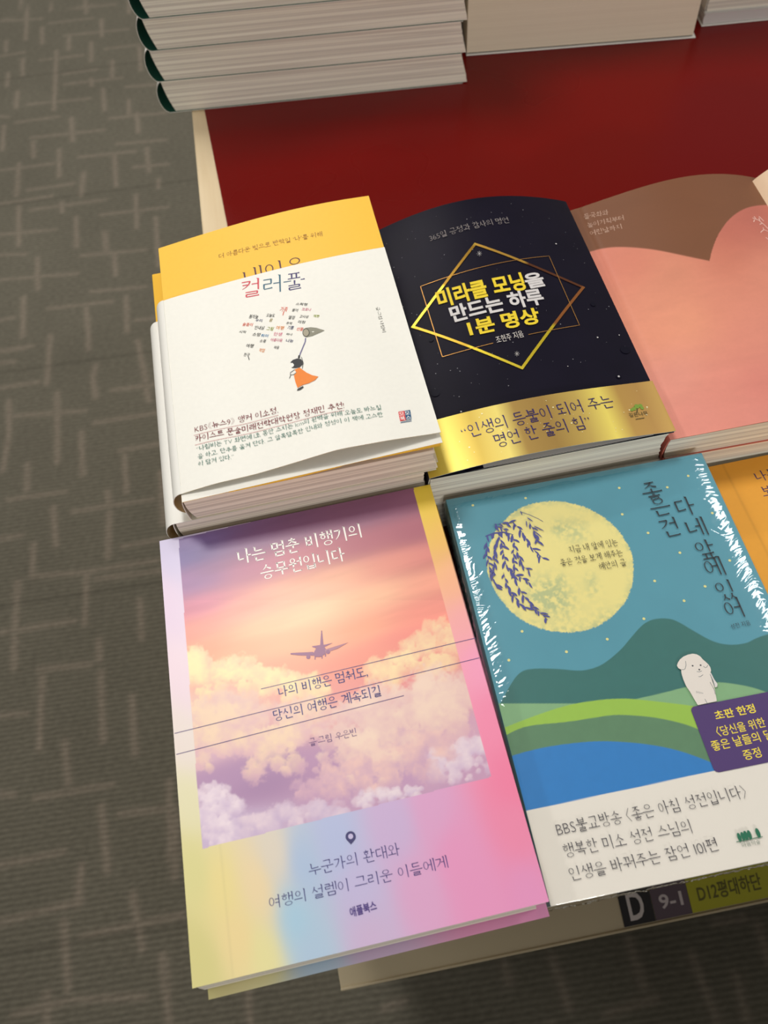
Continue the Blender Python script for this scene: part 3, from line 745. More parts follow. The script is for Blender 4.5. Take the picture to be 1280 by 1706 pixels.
# copies below it
def strip_col(U, V, PX, PY): return idw(PX, PY, border, 4, 22)
xo = at(346, 1648, -T1)
z_ = -T1 - EPS
for i in range(3):
    z_ -= T1
    lab = ['pastel rainbow paperback right under the airplane book, lower edge jutting out',
           'pastel paperback third in the front left stack', 'pastel paperback at the bottom of the front left stack on the table'][i]
    o = book_root('paperback_book', lab, (xo[0] + [0, .004, .002][i]), [-.0052, .002, .004][i], z_, 0.0, 'copies of the airplane book' )
    s2 = Sheet(xo[0], -.0052, 0, zf_flat(T1), z_)
    s2.base(0, W1 * .985, 0, H1, .002 if i == 0 else .02, strip_col)
    s2.am.build('front_cover', M_GLOSSP, o)
    page_block(o, W1 - .006, H1, T1 - .001, M_PAGE_W, .0005)
    wrap(o, W1 * .985, H1, T1, M_ROSEOUT, M_WHITE, M_EDGE, .0004, .00035, True, 'back_cover')
    z_ -= EPS * .5

# ===== moon and willow book in shrink wrap (front centre)
MZ = -0.0150; MR = D(-1.7); MX, MY = at(918, 1510, MZ)[:2]; W2, H2, T2 = 0.148, 0.2055, 0.0192
hillA = [(800, 1240), (834, 1172), (847, 1147), (863, 1122), (881, 1113.6), (928, 1114), (965, 1118), (985, 1115), (1007, 1106), (1035.6, 1082), (1050, 1064), (1070, 1041), (1084, 1033), (1096, 1030.4), (1112, 1030), (1127, 1033.5), (1157.5, 1052), (1184, 1067), (1203, 1073), (1223, 1074.6), (1245, 1071.5), (1258, 1064), (1280, 1056), (1400, 1030)]
hillB = [(1040, 1172), (1057, 1165), (1107.5, 1154), (1143.4, 1144), (1179, 1138), (1197, 1136.5), (1215, 1138), (1251, 1144), (1280, 1154), (1400, 1200)]
hillC = [(800, 1230), (841.6, 1211.7), (892, 1192), (946, 1174), (1000, 1165.7), (1027, 1164), (1053.6, 1164), (1107, 1170), (1161, 1176.5), (1400, 1215)]
hillD = [(800, 1250), (843, 1225), (862, 1215), (885, 1208), (946, 1203), (1000, 1194), (1022, 1191), (1043, 1191), (1089.5, 1194.5), (1136, 1204.5), (1161, 1213.5), (1280, 1262), (1400, 1320)]
hillE = [(800, 1280), (854, 1258), (910, 1244), (964, 1237), (992, 1235), (1021, 1235), (1071.5, 1238.6), (1125, 1248), (1179, 1267), (1280, 1310), (1400, 1380)]
whB = [(700, 1388), (876.4, 1351), (1186.5, 1285), (1450, 1229)]
def below(PX, PY, pl, w=.7):
    pl = np.array(pl); return sstep(-w, w, PY - np.interp(PX, pl[:, 0], pl[:, 1]))
def smooth(pl):
    pl = np.array(pl, float)
    for _ in range(2):
        a = pl[:-1] * .75 + pl[1:] * .25; b = pl[:-1] * .25 + pl[1:] * .75
        pl = np.concatenate([pl[:1], np.stack([a, b], 1).reshape(-1, 2), pl[-1:]])
    return pl
def moon_col(U, V, PX, PY):
    c = np.broadcast_to(lin((82, 152, 172)), U.shape + (3,)).copy()
    c *= (.96 + .08 * fbm(U * 60, V * 60, 3, 2))[..., None]
    mu, mv = sh2.uv([803, 1064.7, 934, 943], [929, 947, 832, 1054.5])
    cu = (mu.min() + mu.max()) / 2; cv = (mv.min() + mv.max()) / 2; R0 = ((mu.max() - mu.min()) + (mv.max() - mv.min())) / 4
    dd = np.hypot(U - cu, V - cv) / R0
    ang = np.arctan2(V - cv, U - cu)
    rag = dd + (fbm(U * 1500, V * 1500, 2, 8) - .5) * .03 + (fbm(ang * 2.2 + 9, ang * 0 + 1, 3, 4) - .5) * .03
    m = sstep(1.0, .985, rag)
    yc = np.broadcast_to(lin((240, 227, 146)), U.shape + (3,))
    bl = np.zeros(U.shape)
    for x, y, r_, a in ((960, 885, 22, .5), (930, 880, 14, .5), (905, 985, 26, .55), (930, 1000, 30, .6), (900, 1000, 18, .4), (985, 965, 12, .4), (990, 985, 12, .4), (935, 965, 10, .3), (1010, 1035, 25, .3), (870, 855, 20, .25), (950, 1040, 30, .15)):
        bl += a * np.exp(-((PX - x) ** 2 + (PY - y) ** 2) / r_ ** 2)
    bl += .35 * sstep(.86, 1, dd)
    bl = np.clip(bl * sstep(.25, .75, fbm(U * 500, V * 500, 3, 12)) * 1.3, 0, .8)
    yc = mixc(yc, lin((172, 188, 140)), bl)
    c = mixc(c, yc, m)
    for pl, col, gr in ((hillA, (50, 112, 108), .04), (hillB, (132, 178, 130), .03), (hillC, (154, 196, 74), .02), (hillD, (92, 134, 100), .05), (hillE, (38, 126, 200), .03)):
        cc = lin(col) * (1 - gr + 2 * gr * fbm(U * 300, V * 300, 3, 6))[..., None]
        c = mixc(c, cc, below(PX, PY, smooth(pl)))
    c = mixc(c, np.broadcast_to(lin((236, 230, 220)), c.shape), below(PX, PY, whB, .5))
    return c
root_moon = book_root('paperback_book', 'shrink-wrapped teal paperback with a yellow moon, willow branch and white dog', MX, MY, MZ - T2, MR)
sh2 = Sheet(MX, MY, MR, zf_flat(T2), MZ - T2)
sh = sh2
sh.base(0, W2, 0, H2, .00036, moon_col)
for x, y in ((876, 830), (788, 842), (1032, 813), (1112, 812), (1147, 793), (1037, 857), (1080, 888), (1091, 968), (1133, 921), (1140, 1001), (1175, 977), (1073, 1031), (1012, 1065), (944, 1086), (870, 1052), (848, 1100), (1187, 855), (1216, 934)):
    sh.disc(x, y, .00075, (226, 222, 150), 10)
wl = lambda pts: [(790 + a / 6.095, 820 + b / 6.095) for a, b in pts]
WI = (70, 74, 150)
br = [[(115, 450), (200, 418), (300, 408), (400, 432)], [(400, 310), (460, 370), (520, 450), (560, 540), (620, 600), (710, 680)], [(470, 200), (560, 230), (650, 270), (700, 300)],
      [(390, 430), (410, 520), (400, 620), (405, 700), (415, 800), (400, 860), (430, 900)], [(250, 440), (280, 520), (300, 620), (320, 720), (350, 780), (410, 840), (500, 880), (570, 930)],
      [(130, 500), (130, 620), (150, 720), (160, 830), (190, 890), (230, 970)], [(300, 820), (320, 900), (350, 990), (410, 1060), (470, 1150), (560, 1190)],
      [(450, 960), (490, 1040), (550, 1110), (600, 1170), (660, 1220), (750, 1300)], [(560, 310), (600, 380), (640, 470), (650, 520)], [(430, 600), (470, 680), (500, 760), (560, 800)],
      [(240, 470), (210, 640), (200, 780), (210, 860)], [(200, 330), (300, 320), (400, 310)], [(190, 350), (260, 360), (340, 400)]]
rl2 = random.Random(3)
for k_, b_ in enumerate(br):
    sh.stroke(wl(b_), .0009 if k_ == 0 else .00022, WI, step=.0015, taper=k_ == 0)
    b_ = np.array(b_, float); side = 1
    seg = np.linalg.norm(np.diff(b_, axis=0), axis=1); tot = seg.sum(); cs = np.r_[0, np.cumsum(seg)]
    dq = 20
    while dq < tot and k_ not in (2,):
        x = np.interp(dq, cs, b_[:, 0]); y = np.interp(dq, cs, b_[:, 1])
        j = min(np.searchsorted(cs, dq) - 1, len(seg) - 1); dv = b_[j + 1] - b_[j]; an = math.atan2(dv[1], dv[0])
        an = an * .6 + (math.pi / 2 * .75) * .4 if k_ else 1.0
        a2 = an + side * rl2.uniform(.2, .95); ln = rl2.uniform(48, 86)
        sh.stroke(wl([(x, y), (x + ln * .5 * math.cos(a2), y + ln * .5 * math.sin(a2)), (x + ln * math.cos(a2 - side * .1), y + ln * math.sin(a2 - side * .1))]), rl2.uniform(.0008, .0014), WI, step=.0006, taper=True)
        side = -side if rl2.random() < .75 else side; dq += rl2.uniform(28, 46)
for p in ([(470, 200), (490, 240)], [(540, 265), (600, 305)], [(610, 350), (710, 400)], [(610, 400), (690, 465)], [(620, 440), (650, 500), (605, 525)], [(530, 300), (535, 360)]):
    sh.stroke(wl(p), .0006, WI, step=.0008, taper=True)
DK = (28, 44, 54)
for ch, x, y in (('좋', 1086, 819), ('은', 1099.5, 845), ('건', 1115, 879), ('다', 1141, 844), ('네', 1159, 879), ('앞', 1175, 916), ('에', 1189, 945), ('있', 1208, 984), ('어', 1221, 1014)):
    sh.box_text(ch, x, y, 31, DK, bold=0, serif=.95)
sh.text('성전 지음', (1219, 1049), (1251, 1042), 9, DK, -.008)
sh.text('지금 내 앞에 있는', (950, 923), (1031, 910), 13, (60, 56, 40), 0, 1.1)
sh.text('좋은 것을 보게 해주는', (935, 945), (1039, 927), 13, (60, 56, 40), 0, 1.1)
sh.text('혜안의 글', (1000, 951), (1045, 943), 13, (60, 56, 40), 0, 1.1)
BT = (34, 30, 52)
sh.text('BBS불교방송 〈좋은 아침 성전입니다〉', (930, 1394), (1246, 1330), 25, BT, 0, .85)
sh.text('행복한 미소 성전 스님의', (942, 1430), (1154, 1388), 25, BT, 0, .85)
sh.text('인생을 바꿔주는 잠언 101편', (952, 1469), (1198, 1418), 25, BT, 0, .85)
GR = (22, 110, 80)
for x, y, r_ in ((1231, 1395, 1.5), (1237, 1393.5, 1.5), (1242, 1392, 1.6), (1248, 1391, 1.6), (1262, 1388, 1.7)):
    sh.disc(x, y, r_ * .00055, GR, 12, ry=r_ * .0012); sh.stroke([(x + .5, y + 4), (x + 1.5, y + 9)], .0003, GR)
sh.stroke([(1226, 1403), (1270, 1394)], .0003, GR)
sh.text('마음의숲', (1237, 1412), (1267, 1406), 8, (40, 90, 70), -.01)
dg = lambda pts: [(1080 + a / 6.4, 1070 + b / 6.4) for a, b in pts]
sh.poly(dg([(640, 320), (665, 330), (700, 400), (735, 450), (732, 478), (712, 488), (700, 470), (680, 400)]), (226, 222, 220))
sh.poly(dg([(303, 255), (312, 225), (335, 190), (370, 160), (420, 138), (470, 128), (515, 135), (550, 155), (580, 190), (610, 215), (640, 245), (660, 275), (667, 310), (655, 345), (680, 420), (705, 500), (728, 634), (525, 676), (480, 600), (440, 530), (400, 470), (370, 400), (352, 340), (348, 298), (318, 282)]), (234, 226, 218))
GL = (70, 88, 100)
sh.stroke(dg([(395, 205), (400, 250), (392, 285), (380, 298), (350, 298)]), .00022, GL, step=.002)
sh.stroke(dg([(585, 262), (605, 278), (622, 270), (632, 250)]), .00022, GL, step=.002)
sh.stroke(dg([(655, 345), (685, 410), (705, 470)]), .00022, GL, step=.002)
sh.stroke(dg([(600, 610), (625, 655)]), .00022, GL, step=.002)
sh.stroke(dg([(655, 430), (700, 510), (712, 560)]), .0002, GL, step=.002)
sh.stroke(dg([(515, 318), (540, 322), (568, 312)]), .0002, GL, step=.002)
sh.stroke(dg([(532, 372), (556, 372), (580, 352)]), .0002, GL, step=.002)
for x in range(5): sh.stroke(dg([(510 + x * 16, 525 + x * 4), (514 + x * 16, 548 + x * 2)]), .00018, GL)
for p, r_ in (((470, 257), .00042), ((555, 251), .00042), ((541, 298), .00042)): sh.disc(*dg([p])[0], r_, (40, 46, 60), 10)
sh.am.build('front_cover', M_GLOSSP, root_moon)
# purple sticker
st_ = Sheet(MX, MY, MR, zf_flat(T2 + .0002), MZ - T2)
a = np.array(st_.uv([1152, 1192], [1178, 1288])).T
su0 = a[:, 0].mean() - .0004; sv1, sv0 = a[0, 1], a[1, 1]; su1 = min(su0 + .050, W2 - .004); r_ = .0022
pts = []
for cx0, cy0, t0_ in ((su1 - r_, sv1 - r_, 0), (su0 + r_, sv1 - r_, 90), (su0 + r_, sv0 + r_, 180), (su1 - r_, sv0 + r_, 270)):
    for t in np.linspace(t0_, t0_ + 90, 6): pts.append((cx0 + r_ * math.cos(D(t)), cy0 + r_ * math.sin(D(t))))
st_.poly(pts, (76, 50, 112), px=False)
YL = (250, 226, 60)
st_.text('초판 한정', (1194, 1200), (1261, 1187), 16, YL, .016)
st_.text('〈당신을 위한', (1197, 1228), (1278, 1211), 18, YL, .006)
st_.text('좋은 날들의 달', (1189, 1252), (1291, 1231), 18, YL, .006)
st_.text('증정', (1242, 1267), (1271, 1261), 18, YL, .006)
s_ob = st_.am.build('sticker', M_LABEL, root_moon); s_ob['label'] = 'purple sticker with yellow Korean lettering'
page_block(root_moon, W2 - .002, H2, T2 - .001, mat('grey_page_edges', lin((168, 160, 144)), .8), .0005)
wrap(root_moon, W2, H2, T2, M_TEALC, M_WHITE, M_EDGE, .0008, .00035, True, 'back_cover')
# crinkled film
def film(parent, w, h, t, seed=2):
    am = AM(); mgn = .0012
    us = np.arange(-mgn, w + mgn, .0006); vs_ = np.arange(-mgn, h + mgn, .0003)
    U, V = np.meshgrid(us, vs_)
    ex = np.minimum(U + mgn, w + mgn - U); ey = np.minimum(V + mgn, h + mgn - V)
    drop = -.0030 * np.exp(-ex / .0006) - .0022 * np.exp(-ey / .0012)
    sl = -.0024 * np.exp(-ex / .012)
    # creases running in from the two long sides
    fl_ = fbm(U * 70 + 3, V * 760 + 22 * fbm(U * 45, V * 45, 2, 50), 2, seed) - .5
    fl2 = fbm(U * 240 + 30, V * 700 - U * 420, 2, seed + 9) - .5
    env = np.exp(-ex / .021) * (.25 + .75 * np.exp(-((V - h * .62) / (h * .24)) ** 2)) + .3 * np.exp(-ey / .006)
    z = t + .0026 + drop + sl + (.00034 * fl_ + .00022 * fl2) * env + .00005 * (fbm(U * 90, V * 90, 3, 77) - .5)
    z = np.maximum(z, t * .0 + .002)
    idx = np.arange(U.size).reshape(U.shape)
    am.add(np.stack([U, V, z], -1).reshape(-1, 3), np.stack([idx[:-1, :-1], idx[:-1, 1:], idx[1:, 1:], idx[1:, :-1]], -1).reshape(-1, 4), (1, 1, 1), 0, True)
    # sides, crumpled
    for (ax, fix, n, sgn) in (('v', -mgn, len(us), 1), ('v', h + mgn, len(us), 1), ('u', -mgn, len(vs_), 1), ('u', w + mgn, len(vs_), 1)):
        run = us if ax == 'v' else vs_
        kz = 8; Zs = np.linspace(0, 1, kz + 1)
        A, Bz = np.meshgrid(run, Zs)
        if ax == 'v': ztop = z[0 if fix < 0 else -1, :]
        else: ztop = z[:, 0 if fix < 0 else -1]
        wob = (fbm(A * 700, Bz * 6 + fix * 50, 3, 31) - .5) * .0022 * np.sin(Bz * math.pi)
        out = -1 if fix < 0 else 1
        Z = ztop[None, :] * (1 - Bz) + .0006 * Bz
        if ax == 'v': P_ = np.stack([A, fix + out * wob, Z], -1)
        else: P_ = np.stack([fix + out * wob * .5, A, Z], -1)
        idx = np.arange(A.size).reshape(A.shape)
        am.add(P_.reshape(-1, 3), np.stack([idx[:-1, :-1], idx[:-1, 1:], idx[1:, 1:], idx[1:, :-1]], -1).reshape(-1, 4), (1, 1, 1), 0, True)
    m = bpy.data.materials.new('clear_shrink_film'); m.use_nodes = True
    nt = m.node_tree; nt.nodes.clear()
    out = nt.nodes.new('ShaderNodeOutputMaterial'); mx = nt.nodes.new('ShaderNodeMixShader')
    tr = nt.nodes.new('ShaderNodeBsdfTransparent'); gl = nt.nodes.new('ShaderNodeBsdfGlossy'); fr = nt.nodes.new('ShaderNodeFresnel')
    gl.inputs['Roughness'].default_value = .06; fr.inputs['IOR'].default_value = 1.6
    mul = nt.nodes.new('ShaderNodeMath'); mul.operation = 'MULTIPLY'; mul.inputs[1].default_value = 1.2
    geo = nt.nodes.new('ShaderNodeNewGeometry'); inv = nt.nodes.new('ShaderNodeMath'); inv.operation = 'SUBTRACT'; inv.inputs[0].default_value = 1
    m3 = nt.nodes.new('ShaderNodeMath'); m3.operation = 'MULTIPLY'
    nt.links.new(geo.outputs['Backfacing'], inv.inputs[1]); nt.links.new(fr.outputs[0], mul.inputs[0]); nt.links.new(mul.outputs[0], m3.inputs[0]); nt.links.new(inv.outputs[0], m3.inputs[1]); nt.links.new(m3.outputs[0], mx.inputs[0])
    nt.links.new(tr.outputs[0], mx.inputs[1]); nt.links.new(gl.outputs[0], mx.inputs[2]); nt.links.new(mx.outputs[0], out.inputs[0])
    return am.build('shrink_wrap', m, parent)
fm = film(root_moon, W2, H2, T2); fm['label'] = 'clear crinkled plastic film around the teal book'
o = book_root('paperback_book', 'teal paperback hidden under the shrink-wrapped moon book', MX + .002, MY + .004, TABLE_Z, MR)
page_block(o, W2, H2, .0185, M_PAGE_W, .0004); wrap(o, W2, H2, .0192, M_TEALC, M_WHITE, M_EDGE, .0006, .0004)

# ===== yellow book with the tall white band (second row, left)
BX, BY = 0.0205, 0.2090; W3, H3, T3 = 0.1335, 0.1880, 0.0190; Z3 = 0.0290
_bx = np.linspace(-.2, 1.2, 281); _by = np.interp(_bx, [0, .14, .29, .47, .61, .81, 1], [.0004, .0034, .0041, .0078, .0110, .0099, .0073])
_k = np.exp(-(np.arange(-20, 21) / 9.0) ** 2); _bs = np.convolve(np.pad(_by, 20, mode='edge'), _k / _k.sum(), 'valid')
bul = lambda s: np.interp(s, _bx, _bs)
smax = lambda a, b: .5 * (a + b + np.sqrt((a - b) ** 2 + .0005 ** 2))
def zf_y(u, v):
    s = np.clip(u / W3, 0, 1); q_ = np.clip(v / H3, 0, 1)
    return T3 + .0054 * s * (1 - q_) + (.0105 * q_) * np.sin(np.clip(s, 0, 1) * math.pi * .62) ** 1.0
def zf_band(u, v):
    s = np.clip(u / W3, 0, 1); q_ = np.clip(v / .148, 0, 1)
    return smax(T3 + .0006 + (1 - .3 * q_) * bul(s), zf_y(u, v) + .0006) - .0006 * np.exp(-np.maximum(u, 0) / .003)
root_y = book_root('paperback_book', 'yellow paperback in a tall white band with an orange-caped figure, topmost beside the black book', BX, BY, Z3 - T3, 0)
sy = Sheet(BX, BY, 0, zf_y, Z3 - T3)
vsplit = None
def ycol(U, V, PX, PY):
    c = np.broadcast_to(lin((248, 196, 62)), U.shape + (3,)).copy()
    m = sstep(.125, .1245, V)
    return mixc(c, np.broadcast_to(lin((240, 238, 230)), c.shape), m)
sy.base(0, W3 + .001, 0, H3, .0008, ycol, under=(240, 200, 90))
sy.text("더 아름다운 빛으로 반짝일 ‘나’를 위해", (365, 432), (538, 394), 9, (160, 108, 36), 0, 1.25)
sy.text('내일은', (408, 482), (514, 457), 34, (92, 44, 56), 0, .9)
sy.am.build('front_cover', M_PRINT, root_y)
sb = Sheet(BX, BY + .0045, 0, zf_band, Z3 - T3); sb.dy = .0045
bv1 = float(sb.uv([275.], [500.])[1][0]); 
def bcol(U, V, PX, PY): return np.broadcast_to(lin((242, 240, 232)), U.shape + (3,))
sb.base(-.0002, W3 + .0012, 0, bv1, .0006, bcol, under=(222, 210, 186))
sb.text('컬러풀', (403, 498), (509, 480), 31, None, 0, .9, colors=[(214, 70, 84), (58, 104, 126), (66, 58, 112)])
sb.text('글·그림 나림비', (626, 512), (637, 554), 6.5, (90, 90, 84), 0, 1.3)
cw = lambda x, y: (380 + x / 7.111, 470 + y / 7.111)
BK, RD, OG, PKc, GN, BLc, NV = (52, 52, 50), (226, 96, 70), (234, 140, 50), (206, 96, 130), (150, 164, 40), (60, 130, 180), (60, 66, 110)
for wd, x0, x1, y, hh_, c_ in (('소확행', 800, 935, 275, 34, BK), ('가족', 608, 695, 350, 62, RD), ('봄이', 755, 822, 350, 40, BK), ('코로나', 870, 980, 340, 38, PKc), ('봄하늘', 245, 352, 430, 50, BK), ('우리', 320, 400, 470, 36, NV), ('오늘도', 450, 548, 412, 42, BK), ('꿈', 485, 520, 470, 40, (150, 130, 30)),
    ('열정', 710, 782, 440, 46, BK), ('고사성', 845, 945, 425, 38, BK), ('예쁜', 1010, 1080, 418, 34, GN), ('걱정', 820, 908, 490, 38, BK), ('슬픔이', 168, 285, 520, 42, RD), ('인내심', 310, 420, 560, 46, BK), ('그림', 452, 530, 572, 46, GN), ('여행', 562, 655, 562, 46, OG), ('기쁨', 700, 770, 560, 46, NV), ('추억', 685, 750, 505, 36, BK), ('선물', 808, 885, 575, 42, RD),
    ('시작', 128, 210, 605, 34, BK), ('소망', 285, 380, 640, 44, BK), ('취미', 385, 470, 652, 38, BLc), ('인생', 535, 632, 635, 44, (222, 120, 150)), ('하나', 685, 758, 632, 30, BK), ('소중', 372, 445, 715, 36, BK), ('아름다움', 500, 638, 702, 38, PKc), ('나눔', 682, 768, 712, 40, NV), ('여행', 210, 295, 775, 46, BK), ('직업', 362, 425, 830, 46, OG), ('마음', 542, 600, 792, 38, BK), ('친구', 182, 250, 880, 42, BK)):
    a = cw(x0, y); b = cw(x1, y - (x1 - x0) * -.06)
    sb.text(wd, a, b, hh_ / 7.11, c_, .004)
sb.stroke([cw(665, 345), cw(650, 395)], .0004, RD); sb.stroke([cw(240, 880), cw(252, 925)], .0004, BK)
sb.poly([cw(*p) for p in ((925, 545), (980, 538), (1050, 545), (1145, 575), (1080, 605), (1000, 640), (930, 655), (900, 640), (885, 600), (895, 560))], (140, 138, 122))
sb.poly([cw(925 + 42 * math.cos(t), 602 + 50 * math.sin(t)) for t in np.linspace(0, 6.1, 16)], (60, 58, 52))
sb.poly([cw(925 + 34 * math.cos(t), 602 + 42 * math.sin(t)) for t in np.linspace(0, 6.1, 16)], (166, 158, 138))
sb.stroke([cw(920, 665), cw(915, 710), cw(845, 880)], .0006, (110, 106, 150))
sb.stroke([cw(845, 870), cw(840, 905)], .001, (40, 40, 44))
sb.stroke([cw(870, 890), cw(893, 960), cw(880, 1030)], .0003, (80, 80, 78))
sb.poly([cw(*p) for p in ((740, 955), (770, 925), (820, 908), (865, 915), (888, 945), (885, 980), (850, 1010), (800, 1022), (755, 1018), (775, 985), (765, 962))], (40, 40, 44))
sb.poly([cw(*p) for p in ((742, 965), (765, 960), (785, 985), (770, 1010), (752, 1010))], (246, 244, 238))
sb.poly([cw(*p) for p in ((790, 1040), (850, 1015), (875, 1035), (930, 1075), (1000, 1108), (1072, 1122), (1030, 1165), (960, 1200), (890, 1220), (825, 1255), (800, 1190), (782, 1110), (812, 1075))], (240, 132, 36))
sb.stroke([cw(790, 1040), cw(740, 1075), cw(738, 1100), cw(775, 1100), cw(812, 1075)], .00035, (80, 80, 78))
sb.stroke([cw(745, 1100), cw(728, 1145)], .0003, (80, 80, 78))
sb.poly([cw(*p) for p in ((818, 1290), (825, 1268), (850, 1255), (890, 1235), (898, 1250), (860, 1280))], (50, 50, 54))
MR_ = (128, 44, 54)
sb.text('KBS《뉴스9》 앵커 이소정,', (325, 722), (464, 689), 12, MR_, 0, 1.2)
sb.text('카이스트 문술미래전략대학원장 정재민 추천!', (326, 738), (574, 681), 12, MR_, 0, 1.2)
sb.stroke([(323, 726), (464, 692)], .00025, (206, 150, 150)); sb.stroke([(325, 742), (574, 684)], .00025, (206, 150, 150))
TG = (74, 122, 110)
sb.text('“나림비는 TV 화면에 1초 동안 스치는 1cm의 완벽을 위해 오늘도 바느질', (328, 753), (636, 683), 9, TG, 0, 1.2)
sb.text('을 하고, 단추를 옮겨 단다. 그 알록달록한 인내와 정성이 이 책에 고스란', (330, 766), (639, 695), 9, TG, 0, 1.2)
sb.text('히 담겨 있다.”', (331, 778), (390, 765), 9, TG, 0, 1.2)
sb.poly([(664, 686.5), (674, 685), (676.5, 700.5), (667, 702)], (222, 70, 76)); sb.poly([(674.3, 685), (683.5, 683.5), (686, 699), (676.8, 700.5)], (40, 90, 130))
for ch, x, y, in (('모', 669.5, 690), ('모', 679, 688.5), ('북', 671, 697.5), ('스', 680.8, 696)): sb.box_text(ch, x, y, 8.5, (246, 244, 238), bold=.01)
sb.stroke([(667.5, 704.5), (686, 701.5)], .0004, (40, 90, 130))
band = sb.am.build('paper_band', M_PRINT, root_y); band['label'] = 'tall white paper band printed with words and a figure in an orange cape'
w_ = wrap(root_y, W3, bv1, T3 + .0010, M_WHITE, M_TANIN, M_EDGE, .0062, .0004, True, 'band_back', y0=.0045); w_['label'] = 'white paper band curving around the spine'
am = AM()
zt_ = lambda x: T3 + .0054 * x / W3 - .0004
for xa, xb, xc, d in ((.024, .082, .056, .0010), (.098, W3, W3, .0019)):
    tri = [(xa, -.0003, zt_(xa)), (xb, -.0003, zt_(xb)), (xc, -.0003, zt_(xc) - d)]
    am.add(tri + [(x, .03, z) for x, _, z in tri], [(0, 2, 1), (3, 4, 5)], (.8, .8, .8))
    am.add(tri + [(x, .03, z) for x, _, z in tri], [(0, 1, 4, 3), (1, 2, 5, 4), (2, 0, 3, 5)], (.8, .8, .8))
ep = am.build('endpaper', M_YELL, root_y); ep['label'] = 'yellow endpaper showing above the pages'
page_block(root_y, W3 - .001, H3, T3 - .0013, M_PAGE_P, .0006, skew=.0, lean=-.0022, rough=.0005)
wrap(root_y, W3 - .002, H3, T3, M_YELL, M_CREAM, M_EDGE, .0010, .00035, True, 'back_cover')
# the copies under it
specs = [(0.0105, 0.2094, 'yellow paperback with white band under the orange-caped figure book, spine jutting left'),
         (0.0215, 0.2100, 'yellow paperback third in the second row left stack'), (0.0195, 0.2100, 'yellow paperback at the bottom of the second row left stack')]
zz = Z3 - T3 - EPS
for i, (x, y, lab) in enumerate(specs):
    tt = (.0200, .0218, .0218)[i]; zz -= tt
    o = book_root('paperback_book', lab, x, y, zz, 0, 'copies of the yellow banded book')
    page_block(o, W3 + (.0035 if i == 0 else .004), H3, tt - .001, M_PAGE_P, .0005, lean=-.001)
    wrap(o, W3, H3, tt, M_YELL, M_CREAM, M_EDGE, .0012, .0004)
    wrap(o, W3, .146, tt + .0001, M_WHITE, M_TANIN, M_EDGE, .0062 if i == 0 else .002, .0003, name='paper_band', y0=-.0001)
    zz -= EPS * .3

# ===== black book with gold band (second row, middle)
KZ = 0.0042; KX, KY, KR = 0.1478, 0.2075, D(-1.0); W4, H4, T4 = 0.1372, 0.1935, 0.0290
def zf_k(u, v):
    s = np.clip(u / W4, 0, 1); q_ = np.clip(v / H4, 0, 1)
    return T4 + (.0006 + .0150 * q_ ** 1.2) * np.sin(s * math.pi) ** .9
def zf_kb(u, v):
    s = np.clip(u / W4, 0, 1)
    q_ = np.clip(v / .045, 0, 1)
    return smax(T4 + .0005 + (.0058) * np.sin(np.clip(s, 0, 1) ** .9 * math.pi), zf_k(u, v) + .0005)
root_k = book_root('paperback_book', 'black paperback with a gold diamond frame and gold paper band across its foot', KX, KY, KZ - T4, KR)
sk = Sheet(KX, KY, KR, zf_k, KZ - T4)
def kcol(U, V, PX, PY):
    c = np.broadcast_to(lin((21, 18, 33)), U.shape + (3,)) * (.8 + .4 * fbm(U * 40, V * 40, 3, 14))[..., None]
    return c
sk.base(0, W4, 0, H4, .0008, kcol, under=(226, 222, 214))
kc = lambda x, y: (620 + x / 2.56, 320 + y / 2.56)
rs = np.random.default_rng(8)
for _ in range(150):
    u = rs.uniform(.004, W4 - .004); v = rs.uniform(.047, H4 - .006)
    if .02 < u < .115 and .07 < v < .165 and rs.random() < .8: continue
    r0 = rs.choice([.00013, .0002, .0003]); t = np.arange(8) * math.pi / 4
    sk.poly(np.stack([u + r0 * np.cos(t), v + r0 * np.sin(t)], 1), (150, 150, 158), px=False)
for x, y, r0 in ((270, 858, .0026), (380, 938, .0018), (943, 480, .0016), (1080, 675, .0028), (1052, 788, .0015), (252, 632, .0014)):
    sk.disc(*kc(x, y), r0, (16, 15, 30), 20)
for x, y, r0 in ((380, 938, .0005), (1052, 788, .0006), (1054, 612, .0004), (962, 622, .0005), (785, 223, .0005), (835, 745, .0003)): sk.disc(*kc(x, y), r0, (200, 196, 196), 10)
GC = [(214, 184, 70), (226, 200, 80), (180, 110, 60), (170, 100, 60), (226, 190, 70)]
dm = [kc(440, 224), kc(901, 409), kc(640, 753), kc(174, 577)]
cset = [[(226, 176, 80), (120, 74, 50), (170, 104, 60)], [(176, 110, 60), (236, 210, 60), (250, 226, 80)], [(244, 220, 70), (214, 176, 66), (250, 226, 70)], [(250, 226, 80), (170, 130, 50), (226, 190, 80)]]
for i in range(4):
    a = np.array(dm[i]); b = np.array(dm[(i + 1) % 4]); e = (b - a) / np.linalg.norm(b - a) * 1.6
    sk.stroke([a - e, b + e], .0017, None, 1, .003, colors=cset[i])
thin = [[kc(300, 705), kc(207, 405), kc(755, 275), kc(885, 570), kc(667, 610)], [kc(300, 705), kc(517, 646)]]
for t in thin: sk.stroke(t, .00038, (206, 150, 80), 1)
for x, y in ((458, 265), (618, 692)):
    for k_ in range(4):
        a_2 = k_ * math.pi / 4
        sk.stroke([kc(x - 11 * math.cos(a_2), y - 11 * math.sin(a_2)), kc(x + 11 * math.cos(a_2), y + 11 * math.sin(a_2))], .0002, (180, 176, 176))
sk.text('365일 긍정과 감사의 명언', kc(250, 214), kc(587, 135), 11, (140, 132, 132), 0, 1.15)
GOLD = (236, 208, 60); SIL = (214, 210, 210)
